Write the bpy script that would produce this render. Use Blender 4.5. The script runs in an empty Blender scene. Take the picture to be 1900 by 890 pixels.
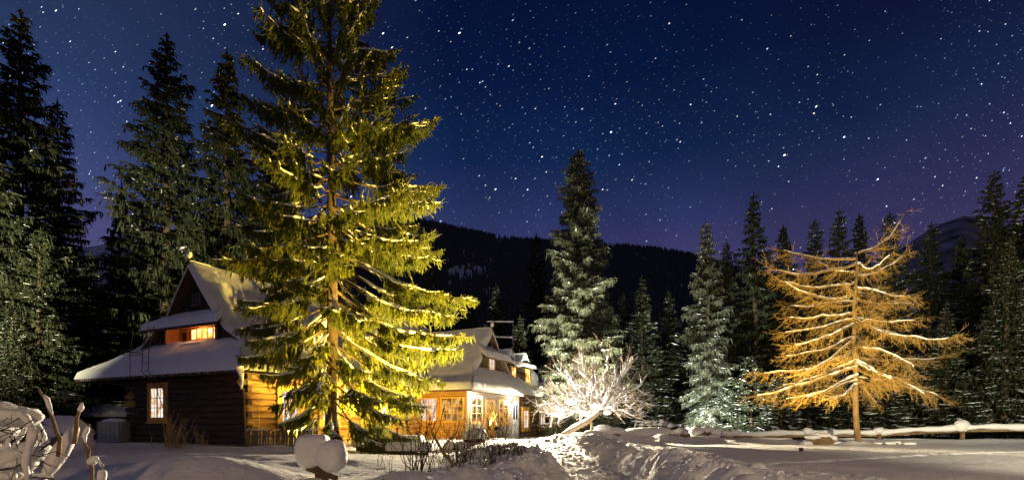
import bpy, math, random
import numpy as np
PI = math.pi
R = math.radians
rng = np.random.default_rng(7)
random.seed(7)
SC = bpy.context.scene
COL = SC.collection

# ------------------------------------------------------------------ camera
CAMZ = 1.15
F = 950.0                       # focal length in pixels of the 1900 px wide photograph
cam_d = bpy.data.cameras.new('camera')
cam_d.sensor_width = 36.0
cam_d.lens = 18.0
cam_d.shift_y = (780 - 445) / 1900.0
cam_d.clip_start = 0.05
cam_d.clip_end = 9000
cam = bpy.data.objects.new('camera', cam_d)
cam.location = (0, 0, CAMZ)
cam.rotation_euler = (PI / 2, 0, 0)
COL.objects.link(cam)
SC.camera = cam

SC.view_settings.view_transform = 'Standard'
SC.view_settings.look = 'None'
SC.view_settings.gamma = 1
SC.view_settings.exposure = 0
SC.view_settings.use_curve_mapping = False
SC.render.engine = 'CYCLES'
SC.cycles.use_denoising = True
SC.cycles.max_bounces = 5
SC.cycles.diffuse_bounces = 3
SC.cycles.glossy_bounces = 2
SC.cycles.transmission_bounces = 3
SC.cycles.transparent_max_bounces = 6
SC.cycles.sample_clamp_indirect = 4

# ------------------------------------------------------------------ sky: night gradient and stars
def build_world():
    w = bpy.data.worlds.new('World')
    SC.world = w
    w.use_nodes = True
    nt = w.node_tree
    N, L = nt.nodes, nt.links
    N.clear()
    def node(t, **k):
        n = N.new(t)
        for a, b in k.items():
            setattr(n, a, b)
        return n
    def math_(op, a, b=None, clamp=False):
        n = node('ShaderNodeMath', operation=op)
        n.use_clamp = clamp
        for i, x in enumerate((a, b)):
            if x is None: continue
            if isinstance(x, (int, float)): n.inputs[i].default_value = x
            else: L.new(x, n.inputs[i])
        return n.outputs[0]
    def mixc(fac, a, b, bt='MIX'):
        n = node('ShaderNodeMix', data_type='RGBA', blend_type=bt)
        for i, x in ((0, fac), (6, a), (7, b)):
            if isinstance(x, (int, float)): n.inputs[i].default_value = x
            elif isinstance(x, tuple): n.inputs[i].default_value = (*x, 1)
            else: L.new(x, n.inputs[i])
        return n.outputs[2]
    tc = node('ShaderNodeTexCoord')
    sep = node('ShaderNodeSeparateXYZ'); L.new(tc.outputs['Generated'], sep.inputs[0])
    X, Y, Z = sep.outputs
    ramp = node('ShaderNodeValToRGB')
    cr = ramp.color_ramp
    stops = [(0.0, (.050, .044, .125)), (0.26, (.058, .048, .145)), (0.35, (.026, .034, .118)), (0.45, (.0050, .018, .072)),
             (0.55, (.0020, .0078, .042)), (0.68, (.0016, .0040, .028)), (1.0, (.0015, .004, .03))]
    while len(cr.elements) < len(stops): cr.elements.new(0.5)
    for e, (p, c) in zip(cr.elements, stops):
        e.position = p; e.color = (*c, 1)
    L.new(Z, ramp.inputs[0])
    # paler to the left, a violet cast to the right
    left = math_('MULTIPLY', math_('SUBTRACT', -0.10, X), 2.0, True)
    right = math_('MULTIPLY', math_('SUBTRACT', X, 0.25), 2.0, True)
    c1 = mixc(left, ramp.outputs[0], mixc(1.0, ramp.outputs[0], (.017, .024, .050), 'ADD'))
    c2 = mixc(right, c1, mixc(1.0, mixc(1.0, c1, (.70, .66, .66), 'MULTIPLY'), (.006, .003, .008), 'ADD'))
    # faint airglow mottling
    nz = node('ShaderNodeTexNoise'); nz.inputs['Scale'].default_value = 3.0; nz.inputs['Detail'].default_value = 3
    L.new(tc.outputs['Generated'], nz.inputs['Vector'])
    mr = node('ShaderNodeMapRange'); L.new(nz.outputs[0], mr.inputs[0])
    mr.inputs[1].default_value = .3; mr.inputs[2].default_value = .7; mr.inputs[3].default_value = .82; mr.inputs[4].default_value = 1.2
    vm = node('ShaderNodeVectorMath', operation='SCALE'); L.new(c2, vm.inputs[0]); L.new(mr.outputs[0], vm.inputs['Scale'])
    base = vm.outputs[0]
    # stars drawn out a little by the long exposure: direction space, stretched along one axis
    ys = math_('MAXIMUM', math_('ABSOLUTE', Y), 0.05)
    px = math_('DIVIDE', X, ys); pz = math_('DIVIDE', Z, ys)
    a = R(38)
    q1 = math_('MULTIPLY', math_('ADD', math_('MULTIPLY', px, math.cos(a)), math_('MULTIPLY', pz, math.sin(a))), 0.50)
    q2 = math_('ADD', math_('MULTIPLY', px, -math.sin(a)), math_('MULTIPLY', pz, math.cos(a)))
    cv = node('ShaderNodeCombineXYZ'); L.new(q1, cv.inputs[0]); L.new(q2, cv.inputs[1])
    total = None
    clus = node('ShaderNodeTexNoise'); clus.inputs['Scale'].default_value = 5; clus.inputs['Detail'].default_value = 2
    L.new(tc.outputs['Generated'], clus.inputs['Vector'])
    cm = node('ShaderNodeMapRange'); L.new(clus.outputs[0], cm.inputs[0])
    cm.inputs[1].default_value = .36; cm.inputs[2].default_value = .66; cm.inputs[3].default_value = .10; cm.inputs[4].default_value = 1.7
    for (S, rad, power, gain, seed) in ((17, .026, 8.0, 11.0, 3.1), (34, .040, 4.0, 3.4, 11.7), (62, .072, 3.0, .8, 23.9), (110, .12, 2.0, .13, 41.3)):
        of = node('ShaderNodeVectorMath', operation='ADD'); L.new(cv.outputs[0], of.inputs[0]); of.inputs[1].default_value = (seed, seed * 1.7, 0)
        v = node('ShaderNodeTexVoronoi', voronoi_dimensions='2D', feature='F1')
        v.inputs['Scale'].default_value = S
        L.new(of.outputs[0], v.inputs['Vector'])
        sc = node('ShaderNodeSeparateColor'); L.new(v.outputs['Color'], sc.inputs[0])
        d = math_('DIVIDE', v.outputs['Distance'], rad)
        g = math_('POWER', math_('SUBTRACT', 1.0, d, True), 1.3)
        b = math_('MULTIPLY', math_('MULTIPLY', math_('POWER', sc.outputs[0], power), gain), g)
        if S > 20: b = math_('MULTIPLY', b, cm.outputs[0])
        tint = mixc(sc.outputs[1], (.42, .66, 1.0), (1.0, .95, .92))
        vs = node('ShaderNodeVectorMath', operation='SCALE'); L.new(tint, vs.inputs[0]); L.new(b, vs.inputs['Scale'])
        if total is None: total = vs.outputs[0]
        else:
            ad = node('ShaderNodeVectorMath', operation='ADD'); L.new(total, ad.inputs[0]); L.new(vs.outputs[0], ad.inputs[1]); total = ad.outputs[0]
    ad = node('ShaderNodeVectorMath', operation='ADD'); L.new(total, ad.inputs[0]); L.new(base, ad.inputs[1])
    bg = node('ShaderNodeBackground'); bg.inputs[1].default_value = 1.0
    L.new(ad.outputs[0], bg.inputs[0])
    out = node('ShaderNodeOutputWorld'); L.new(bg.outputs[0], out.inputs[0])
    w.cycles.sampling_method = 'MANUAL'; w.cycles.sample_map_resolution = 256
build_world()

# ------------------------------------------------------------------ lamps
def at(u, v, D):
    """world point seen at photo pixel (u, v) at distance D in front of the camera"""
    return ((u - 950) / F * D, D, CAMZ + (780 - v) / F * D)
def gp(u, D, z=0.0):
    return ((u - 950) / F * D, D, z)
def lamp(kind, name, loc, power, col, target=None, cone=60, blend=.6, size=.15):
    d = bpy.data.lights.new(name, kind)
    d.energy = power; d.color = col
    if kind == 'SUN': d.angle = R(size)
    else: d.shadow_soft_size = size
    if kind == 'SPOT': d.spot_size = R(cone); d.spot_blend = blend
    o = bpy.data.objects.new(name, d); COL.objects.link(o)
    o.location = loc
    if target is not None:
        v = np.array(target, float) - np.array(loc, float)
        o.rotation_euler = (math.acos(v[2] / np.linalg.norm(v)) + PI, 0, math.atan2(v[1], v[0]) - PI / 2)
        from mathutils import Vector
        o.rotation_euler = Vector(v).to_track_quat('-Z', 'Y').to_euler()
    return o
EXTRA_FIXTURES = []
def flood(loc, target, power, col, cone=70, blend=.7, size=.12):
    lamp('SPOT', 'floodlight_beam', loc, power, col, target, cone, blend, size)
    EXTRA_FIXTURES.append((loc, target))
YEL = (1.0, .66, .10)
ORA = (1.0, .72, .20)
# added weak warm fill, offsetting the blue of the sky, from high behind the camera
lamp('SUN', 'warm_fill', (0, 0, 60), .065, (1.0, .76, .46), (-8, 30, 30), size=2)
# yellow floods round the tall spruce
flood((-6.6, 26.6, .7), (-7.8, 23.9, 9.5), 30000, YEL, 150, .8)       # between tree and log wall
flood((-5.4, 28.6, .5), (-8.6, 31.5, 1.8), 4200, YEL, 165, .9)          # washes the log wall
flood((-.6, 17.6, 1.0), (-6.2, 23.6, 8.6), 46000, YEL, 72, 1.0)       # from the right, in the shrubs
# amber flood on the larch
flood((11.6, 20.5, .12), (17.6, 27.5, 8.2), 11500, ORA, 84, .9)
# white floods on the crab tree and the spruces behind it
flood((2.6, 29.2, 1.3), (5.0, 34.0, 3.0), 1500, (1.0, .90, .78), 100, .8)  # added to back up the porch lamp on the crab tree
flood((4.6, 37.0, .9), (6.6, 47.0, 8.8), 62000, (1.0, .95, .70), 74, .9)
flood((13.8, 36.5, .5), (17.4, 44.5, 5.0), 22000, (.98, 1.0, .86), 95, .9)
# added wide spot beside the right porch lamp, grazing the banks and the field
lamp('SPOT', 'porch_fill_beam', (1.3, 41.6, 3.0), 130000, (1.0, .82, .52), (3.9, 14, 0), 84, .5, .12)
flood((-9.5, 22.8, .5), (-13.8, 28.0, 5.8), 2000, YEL, 120, .9)  # added to put yellow light on the roof slope
# unseen lamps behind and beside the camera: kept low, tree tops stay dark
flood((-24, 4, 3), (-28.5, 38, 12.5), 130000, (1.0, .90, .55), 38, 1.0, .2)
flood((9, -3, 4.2), (34, 30, 1.5), 60000, (1.0, .90, .60), 64, 1.0, .2)
flood((12, -5, 5.0), (13, 17, 0), 7500, (1.0, .74, .42), 95, 1.0, .4)  # added to brighten the right field
flood((-3, -6, 5.0), (-4, 14, 0), 1900, (1.0, .68, .30), 110, 1.0, .4)  # added to warm the bluish foreground snow

# ------------------------------------------------------------------ materials
MATS = {}
def mat(name, col, rough=.85, var=0.0, vscale=3.0, bump=0.0, bscale=8.0, trans=0.0, col2=None, stretch=None, spec=.3, emit=None, coord='Object'):
    if name in MATS: return MATS[name]
    m = bpy.data.materials.new(name); m.use_nodes = True
    nt = m.node_tree; N, L = nt.nodes, nt.links
    b = N['Principled BSDF']; out = N['Material Output']
    b.inputs['Roughness'].default_value = rough
    b.inputs['Specular IOR Level'].default_value = spec
    b.inputs['Base Color'].default_value = (*col, 1)
    tc = N.new('ShaderNodeTexCoord'); vec = tc.outputs[coord]
    if stretch:
        mp = N.new('ShaderNodeMapping'); mp.inputs['Scale'].default_value = stretch
        L.new(vec, mp.inputs[0]); vec = mp.outputs[0]
    if var or col2:
        nz = N.new('ShaderNodeTexNoise'); nz.inputs['Scale'].default_value = vscale; nz.inputs['Detail'].default_value = 5
        L.new(vec, nz.inputs['Vector'])
        rp = N.new('ShaderNodeValToRGB')
        c2 = col2 or tuple(c * (1 - var) for c in col)
        rp.color_ramp.elements[0].position = .33; rp.color_ramp.elements[0].color = (*c2, 1)
        rp.color_ramp.elements[1].position = .66; rp.color_ramp.elements[1].color = (*col, 1)
        L.new(nz.outputs[0], rp.inputs[0]); L.new(rp.outputs[0], b.inputs['Base Color'])
        colout = rp.outputs[0]
    else: colout = None
    if bump:
        n2 = N.new('ShaderNodeTexNoise'); n2.inputs['Scale'].default_value = bscale; n2.inputs['Detail'].default_value = 6
        L.new(vec, n2.inputs['Vector'])
        bp = N.new('ShaderNodeBump'); bp.inputs['Strength'].default_value = bump; bp.inputs['Distance'].default_value = .05
        L.new(n2.outputs[0], bp.inputs['Height']); L.new(bp.outputs[0], b.inputs['Normal'])
    if trans:
        t = N.new('ShaderNodeBsdfTranslucent'); t.inputs[0].default_value = (col[0] * 1.6, col[1] * 1.5, col[2], 1)
        mx = N.new('ShaderNodeMixShader'); mx.inputs[0].default_value = trans
        L.new(b.outputs[0], mx.inputs[1]); L.new(t.outputs[0], mx.inputs[2]); L.new(mx.outputs[0], out.inputs[0])
    if emit:
        b.inputs['Emission Color'].default_value = (*emit[0], 1); b.inputs['Emission Strength'].default_value = emit[1]
    MATS[name] = m
    return m
SNOW = mat('snow', (.80, .79, .80), .7, bump=.7, bscale=11, var=.05, vscale=2)
SNOW_R = mat('snow_on_roof', (.80, .81, .84), .75, bump=.3, bscale=5, var=.06, vscale=1.2)
SNOW_T = mat('snow_on_branches', (.78, .80, .83), .8)
NEEDLE = mat('spruce_needles', (.125, .135, .022), .7, col2=(.05, .07, .014), vscale=1.4, trans=.35)  # brighter, yellower copy for the floodlit spruce; light put into the colour
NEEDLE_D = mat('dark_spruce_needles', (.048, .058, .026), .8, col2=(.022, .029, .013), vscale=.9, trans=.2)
BARK = mat('spruce_bark', (.11, .075, .045), .95, var=.5, vscale=9, bump=.6, bscale=20, stretch=(1, 1, .35))
BARK_L = mat('larch_bark', (.30, .19, .085), .95, var=.45, vscale=7, bump=.6, bscale=18, stretch=(1, 1, .3))
TWIG_L = mat('larch_twigs', (.36, .23, .07), .9)
TWIG_W = mat('pale_twigs', (.30, .23, .15), .9)
TWIG_D = mat('dark_twigs', (.05, .032, .022), .9)
GRASSY = mat('dry_stalks', (.42, .30, .12), .9)
NEEDLE_M = mat('lit_spruce_needles', (.14, .155, .105), .75, col2=(.06, .07, .048), vscale=1.2, trans=.3)  # paler, frosted needles; floodlit brightness partly put into the colour
LOG = mat('lit_log', (.40, .225, .075), .8, col2=(.15, .075, .028), vscale=3.0, bump=.5, bscale=12, stretch=(.35, .35, 3.0))  # brighter log copy for the side wall, floodlit yellow put into the colour
LOG_D = mat('dark_log', (.10, .066, .042), .85, col2=(.035, .025, .018), vscale=3.0, bump=.5, bscale=12, stretch=(.35, .35, 3.0))  # dark logs of the rear house; on the gable wall shade in the colour
BOARD_D = mat('dark_gable_board', (.045, .030, .020), .85, var=.5, vscale=5, bump=.4, stretch=(3, 3, .4))
BOARD_P = mat('pale_rib', (.13, .10, .07), .85)
ORANGE_W = mat('orange_varnished_wood', (.74, .40, .06), .55, var=.3, vscale=6, bump=.2, stretch=(1, 1, .4))
PANEL_W = mat('honey_cladding', (.50, .27, .07), .65, var=.35, vscale=3, bump=.3, stretch=(.4, .4, 3))
WHITE_W = mat('white_cladding', (.48, .43, .36), .7, var=.25, vscale=4, bump=.25, stretch=(.5, .5, 3))
BALC_W = mat('balcony_wood', (.42, .17, .05), .7, var=.3, vscale=5)
FASCIA = mat('roof_fascia', (.10, .06, .035), .85, var=.4)
STONE = mat('stone_plinth', (.17, .15, .12), .95, var=.5, vscale=5, bump=.8, bscale=9)
METAL = mat('dark_metal', (.06, .055, .05), .5)
METAL_L = mat('grey_metal', (.35, .36, .38), .4)
PLASTIC_W = mat('white_plastic', (.55, .60, .55), .5, trans=.3)
YELLOW_C = mat('yellow_cloth', (.30, .21, .05), .8)
ROCKM = mat('rock', (.20, .17, .13), .95, var=.5, vscale=4, bump=.9, bscale=7)
WOODR = mat('rail_wood', (.23, .14, .07), .85, var=.5, vscale=5, bump=.4, stretch=(.3, 1, 1))
FENCEW = mat('fence_wood', (.20, .17, .09), .85, var=.4, vscale=6)
LIGHTG = mat('lamp_glass', (1, .95, .85), .3, emit=((1.0, .82, .52), 55))
ICE = mat('ice', (.75, .78, .80), .15, spec=.6, trans=.3)
BLACK = mat('dark_opening', (.012, .010, .010), .4)

def glass_mat(name, cols, strength, scale=2.5):
    """lit window: an uneven glowing room seen behind curtains"""
    m = bpy.data.materials.new(name); m.use_nodes = True
    N, L = m.node_tree.nodes, m.node_tree.links
    b = N['Principled BSDF']; b.inputs['Base Color'].default_value = (.02, .02, .02, 1); b.inputs['Roughness'].default_value = .1
    tc = N.new('ShaderNodeTexCoord')
    mp = N.new('ShaderNodeMapping'); mp.inputs['Scale'].default_value = (scale, scale, scale * .8); L.new(tc.outputs['Object'], mp.inputs[0])
    vo = N.new('ShaderNodeTexVoronoi'); vo.distance = 'CHEBYCHEV'; vo.inputs['Scale'].default_value = 1.3; L.new(mp.outputs[0], vo.inputs['Vector'])
    nz = N.new('ShaderNodeTexNoise'); nz.inputs['Scale'].default_value = 1.6; nz.inputs['Detail'].default_value = 3; L.new(mp.outputs[0], nz.inputs['Vector'])
    sc = N.new('ShaderNodeSeparateColor'); L.new(vo.outputs['Color'], sc.inputs[0])
    ad = N.new('ShaderNodeMath'); ad.operation = 'MULTIPLY_ADD'; L.new(sc.outputs[0], ad.inputs[0]); ad.inputs[1].default_value = .45; 
    sb = N.new('ShaderNodeMath'); sb.operation = 'SUBTRACT'; L.new(nz.outputs[0], sb.inputs[0]); sb.inputs[1].default_value = .18
    L.new(sb.outputs[0], ad.inputs[2])
    rp = N.new('ShaderNodeValToRGB'); cr = rp.color_ramp
    while len(cr.elements) < len(cols): cr.elements.new(.5)
    for i, c in enumerate(cols):
        cr.elements[i].position = .22 + .5 * i / (len(cols) - 1); cr.elements[i].color = (*c, 1)
    L.new(ad.outputs[0], rp.inputs[0]); L.new(rp.outputs[0], b.inputs['Emission Color']); b.inputs['Emission Strength'].default_value = strength
    return m
GL_WARM = glass_mat('lit_window_warm', [(.16, .05, .01), (.75, .30, .05), (1, .62, .22), (1, .80, .45)], 1.5)
GL_ORANGE = glass_mat('lit_window_orange', [(.5, .12, .015), (1, .33, .04), (1, .52, .14), (1, .75, .4)], 2.6)
GL_WHITE = glass_mat('lit_window_pale', [(.55, .25, .07), (.85, .62, .40), (1, .88, .80), (1, .96, .95)], 1.1)
GL_BRIGHT = glass_mat('lit_window_bright', [(1, .7, .2), (1, .9, .5), (1, .95, .8)], 4.0)
GL_DIM = glass_mat('lit_window_dim', [(.03, .015, .01), (.12, .05, .012), (.55, .26, .05), (1, .62, .2)], .75)
GL_PINK = glass_mat('lit_window_curtained', [(.35, .18, .10), (.75, .50, .36), (.95, .75, .66), (1, .85, .8)], .9)

# ------------------------------------------------------------------ mesh kit
class MB:
    def __init__(s): s.v = []; s.f3 = []; s.f4 = []; s.n = 0
    def add(s, V, f3=None, f4=None):
        V = np.asarray(V, float).reshape(-1, 3)
        if f3 is not None and len(f3): s.f3.append(np.asarray(f3, int).reshape(-1, 3) + s.n)
        if f4 is not None and len(f4): s.f4.append(np.asarray(f4, int).reshape(-1, 4) + s.n)
        s.v.append(V); s.n += len(V)
    def box(s, lo, hi, M=None):
        x0, y0, z0 = lo; x1, y1, z1 = hi
        V = np.array([(x0,y0,z0),(x1,y0,z0),(x1,y1,z0),(x0,y1,z0),(x0,y0,z1),(x1,y0,z1),(x1,y1,z1),(x0,y1,z1)], float)
        if M is not None: V = V @ M[0].T + M[1]
        s.add(V, f4=[(0,3,2,1),(4,5,6,7),(0,1,5,4),(1,2,6,5),(2,3,7,6),(3,0,4,7)])
    def bar(s, a, b, w, h=None, up=(0, 0, 1)):
        a = np.array(a, float); b = np.array(b, float); h = h or w
        t = b - a; Ln = np.linalg.norm(t); t /= Ln
        u = np.cross(t, up)
        if np.linalg.norm(u) < 1e-3: u = np.cross(t, (1, 0, 0))
        u /= np.linalg.norm(u); v = np.cross(u, t)
        V = []
        for p in (a, b):
            for (i, j) in ((-1,-1),(1,-1),(1,1),(-1,1)): V.append(p + u * i * w / 2 + v * j * h / 2)
        s.add(V, f4=[(0,1,2,3),(7,6,5,4),(0,4,5,1),(1,5,6,2),(2,6,7,3),(3,7,4,0)])
    def tubes(s, P, Rd, sides=5, flat=1.0):
        """P (N,K,3) polylines, Rd (N,K) radii"""
        P = np.asarray(P, float); Rd = np.asarray(Rd, float)
        if P.ndim == 2: P = P[None]; Rd = np.broadcast_to(Rd, (1, P.shape[1]))
        N, K, _ = P.shape
        if N == 0: return
        T = np.gradient(P, axis=1); T /= np.linalg.norm(T, axis=2, keepdims=True) + 1e-9
        ref = np.zeros((N, 1, 3)); ref[:, :, 2] = 1
        steep = np.abs(T[:, :, 2]).mean(1) > .85
        ref[steep] = (1, .2, 0)
        U = np.cross(T, ref); U /= np.linalg.norm(U, axis=2, keepdims=True) + 1e-9
        W = np.cross(U, T)
        an = np.arange(sides) * 2 * PI / sides
        ring = (U[:, :, None, :] * np.cos(an)[None, None, :, None] + W[:, :, None, :] * (np.sin(an) * flat)[None, None, :, None]) * Rd[:, :, None, None]
        V = P[:, :, None, :] + ring
        idx = np.arange(N * K * sides).reshape(N, K, sides)
        a = idx[:, :-1, :]; b = idx[:, 1:, :]
        f = np.stack([a, np.roll(a, -1, 2), np.roll(b, -1, 2), b], -1).reshape(-1, 4)
        s.add(V.reshape(-1, 3), f4=f)
        caps = []
        for e in (0, K - 1):
            r = idx[:, e, :]
            if sides == 4: caps.append(r[:, [0, 1, 2, 3]])
        if caps and Rd.max() > .02:
            s.f4.append(np.concatenate(caps) + s.n - len(V.reshape(-1, 3)))
        elif Rd.max() > .03:
            for e in (0, K - 1):
                r = idx[:, e, :]
                for k in range(1, sides - 1):
                    s.f3.append(r[:, [0, k, k + 1]] + s.n - N * K * sides)
    def ribbons(s, A, B, C_, side, w):
        """leaf shaped strips through A, B, C_ (N,3); side (N,3) unit; w (N,) width"""
        w = w[:, None]
        V = np.stack([A - side * w * .25, A + side * w * .25, B + side * w * .5, B - side * w * .5, C_], 1)
        n = len(A); i = np.arange(n)[:, None] * 5
        s.add(V.reshape(-1, 3), f3=i + np.array([[3, 2, 4]]), f4=i + np.array([[0, 1, 2, 3]]))
    def grid(s, G, close=False):
        G = np.asarray(G, float); a, b = G.shape[:2]
        idx = np.arange(a * b).reshape(a, b)
        f = np.stack([idx[:-1, :-1], idx[1:, :-1], idx[1:, 1:], idx[:-1, 1:]], -1).reshape(-1, 4)
        s.add(G.reshape(-1, 3), f4=f)
    def blob(s, c, r, seed=0, amp=.18, nu=18, nv=12, flatbot=None, fr=1.6, sq=1.0):
        th = np.linspace(0, 2 * PI, nu + 1)[:-1]; ph = np.linspace(0, PI, nv)
        T, Pp = np.meshgrid(th, ph)
        d = np.stack([np.cos(T) * np.sin(Pp), np.sin(T) * np.sin(Pp), np.cos(Pp)], -1)
        if sq != 1: d = np.sign(d) * np.abs(d) ** sq
        n = fbm3(d * fr + seed * 7.3)
        rr = 1 + amp * (n * 2 - 1) * 2
        V = d * rr[..., None] * np.array(r)
        if flatbot is not None: V[..., 2] = np.maximum(V[..., 2], -flatbot)
        V = V + np.array(c)
        idx = np.arange(nu * nv).reshape(nv, nu)
        f = np.stack([idx[:-1], idx[1:], np.roll(idx[1:], -1, 1), np.roll(idx[:-1], -1, 1)], -1).reshape(-1, 4)
        s.add(V.reshape(-1, 3), f4=f)
    def mesh(s, name, m, smooth=True):
        me = bpy.data.meshes.new(name)
        V = np.concatenate(s.v)
        f3 = np.concatenate(s.f3) if s.f3 else np.zeros((0, 3), int)
        f4 = np.concatenate(s.f4) if s.f4 else np.zeros((0, 4), int)
        me.vertices.add(len(V)); me.vertices.foreach_set('co', V.astype(np.float32).ravel())
        nl = len(f3) * 3 + len(f4) * 4
        me.loops.add(nl); me.loops.foreach_set('vertex_index', np.concatenate([f3.ravel(), f4.ravel()]).astype(np.int32))
        me.polygons.add(len(f3) + len(f4))
        st = np.concatenate([np.arange(len(f3)) * 3, len(f3) * 3 + np.arange(len(f4)) * 4]).astype(np.int32)
        me.polygons.foreach_set('loop_start', st)
        me.polygons.foreach_set('use_smooth', np.full(len(st), smooth))
        me.update(calc_edges=True); me.validate()
        if m: me.materials.append(m)
        return me
    def build(s, name, m, parent=None, smooth=False, **k):
        o = bpy.data.objects.new(name, s.mesh(name, m, smooth))
        COL.objects.link(o)
        if parent is not None: o.parent = parent
        if k: tag(o, **k)
        return o

def tag(o, label=None, cat=None, group=None, kind=None):
    if label: o['label'] = label
    if cat: o['category'] = cat
    if group: o['group'] = group
    if kind: o['kind'] = kind
def thing(name, label, cat, loc=(0, 0, 0), rz=0, group=None):
    o = bpy.data.objects.new(name, None); COL.objects.link(o)
    o.empty_display_size = .2
    o.location = loc; o.rotation_euler = (0, 0, rz); tag(o, label, cat, group)
    return o
def copy_thing(o, loc, rz, label, scale=(1, 1, 1)):
    r = o.copy(); COL.objects.link(r); r.location = loc; r.rotation_euler = (0, 0, rz); r.scale = scale; r['label'] = label
    for ch in list(o.children):
        c = ch.copy(); COL.objects.link(c); c.parent = r
        for g in list(ch.children):
            d = g.copy(); COL.objects.link(d); d.parent = c
    return r

# value noise
def _h(ix, iy, iz):
    n = (ix * 374761393 + iy * 668265263 + iz * 2147483647 * 0 + iz * 1274126177) & 0xffffffff
    n = ((n ^ (n >> 13)) * 1274126177) & 0xffffffff
    return ((n ^ (n >> 16)) & 0xffff) / 65535.0
def vn(p):
    i = np.floor(p).astype(np.int64); f = p - i; f = f * f * (3 - 2 * f)
    r = 0
    for dx in (0, 1):
        wx = f[..., 0] if dx else 1 - f[..., 0]
        for dy in (0, 1):
            wy = f[..., 1] if dy else 1 - f[..., 1]
            if p.shape[-1] == 3:
                for dz in (0, 1):
                    wz = f[..., 2] if dz else 1 - f[..., 2]
                    r = r + wx * wy * wz * _h(i[..., 0] + dx, i[..., 1] + dy, i[..., 2] + dz)
            else:
                r = r + wx * wy * _h(i[..., 0] + dx, i[..., 1] + dy, np.zeros_like(i[..., 0]))
    return r
def fbm3(p, o=3):
    r = 0; a = .5; t = 0
    for k in range(o): r = r + a * vn(p * 2 ** k + k * 17.3); t += a; a *= .5
    return r / t
def fb(x, y, s, o=4, seed=0.):
    return fbm3(np.stack([x * s + seed, y * s + seed * 1.3 + 100], -1), o) - .5

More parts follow.
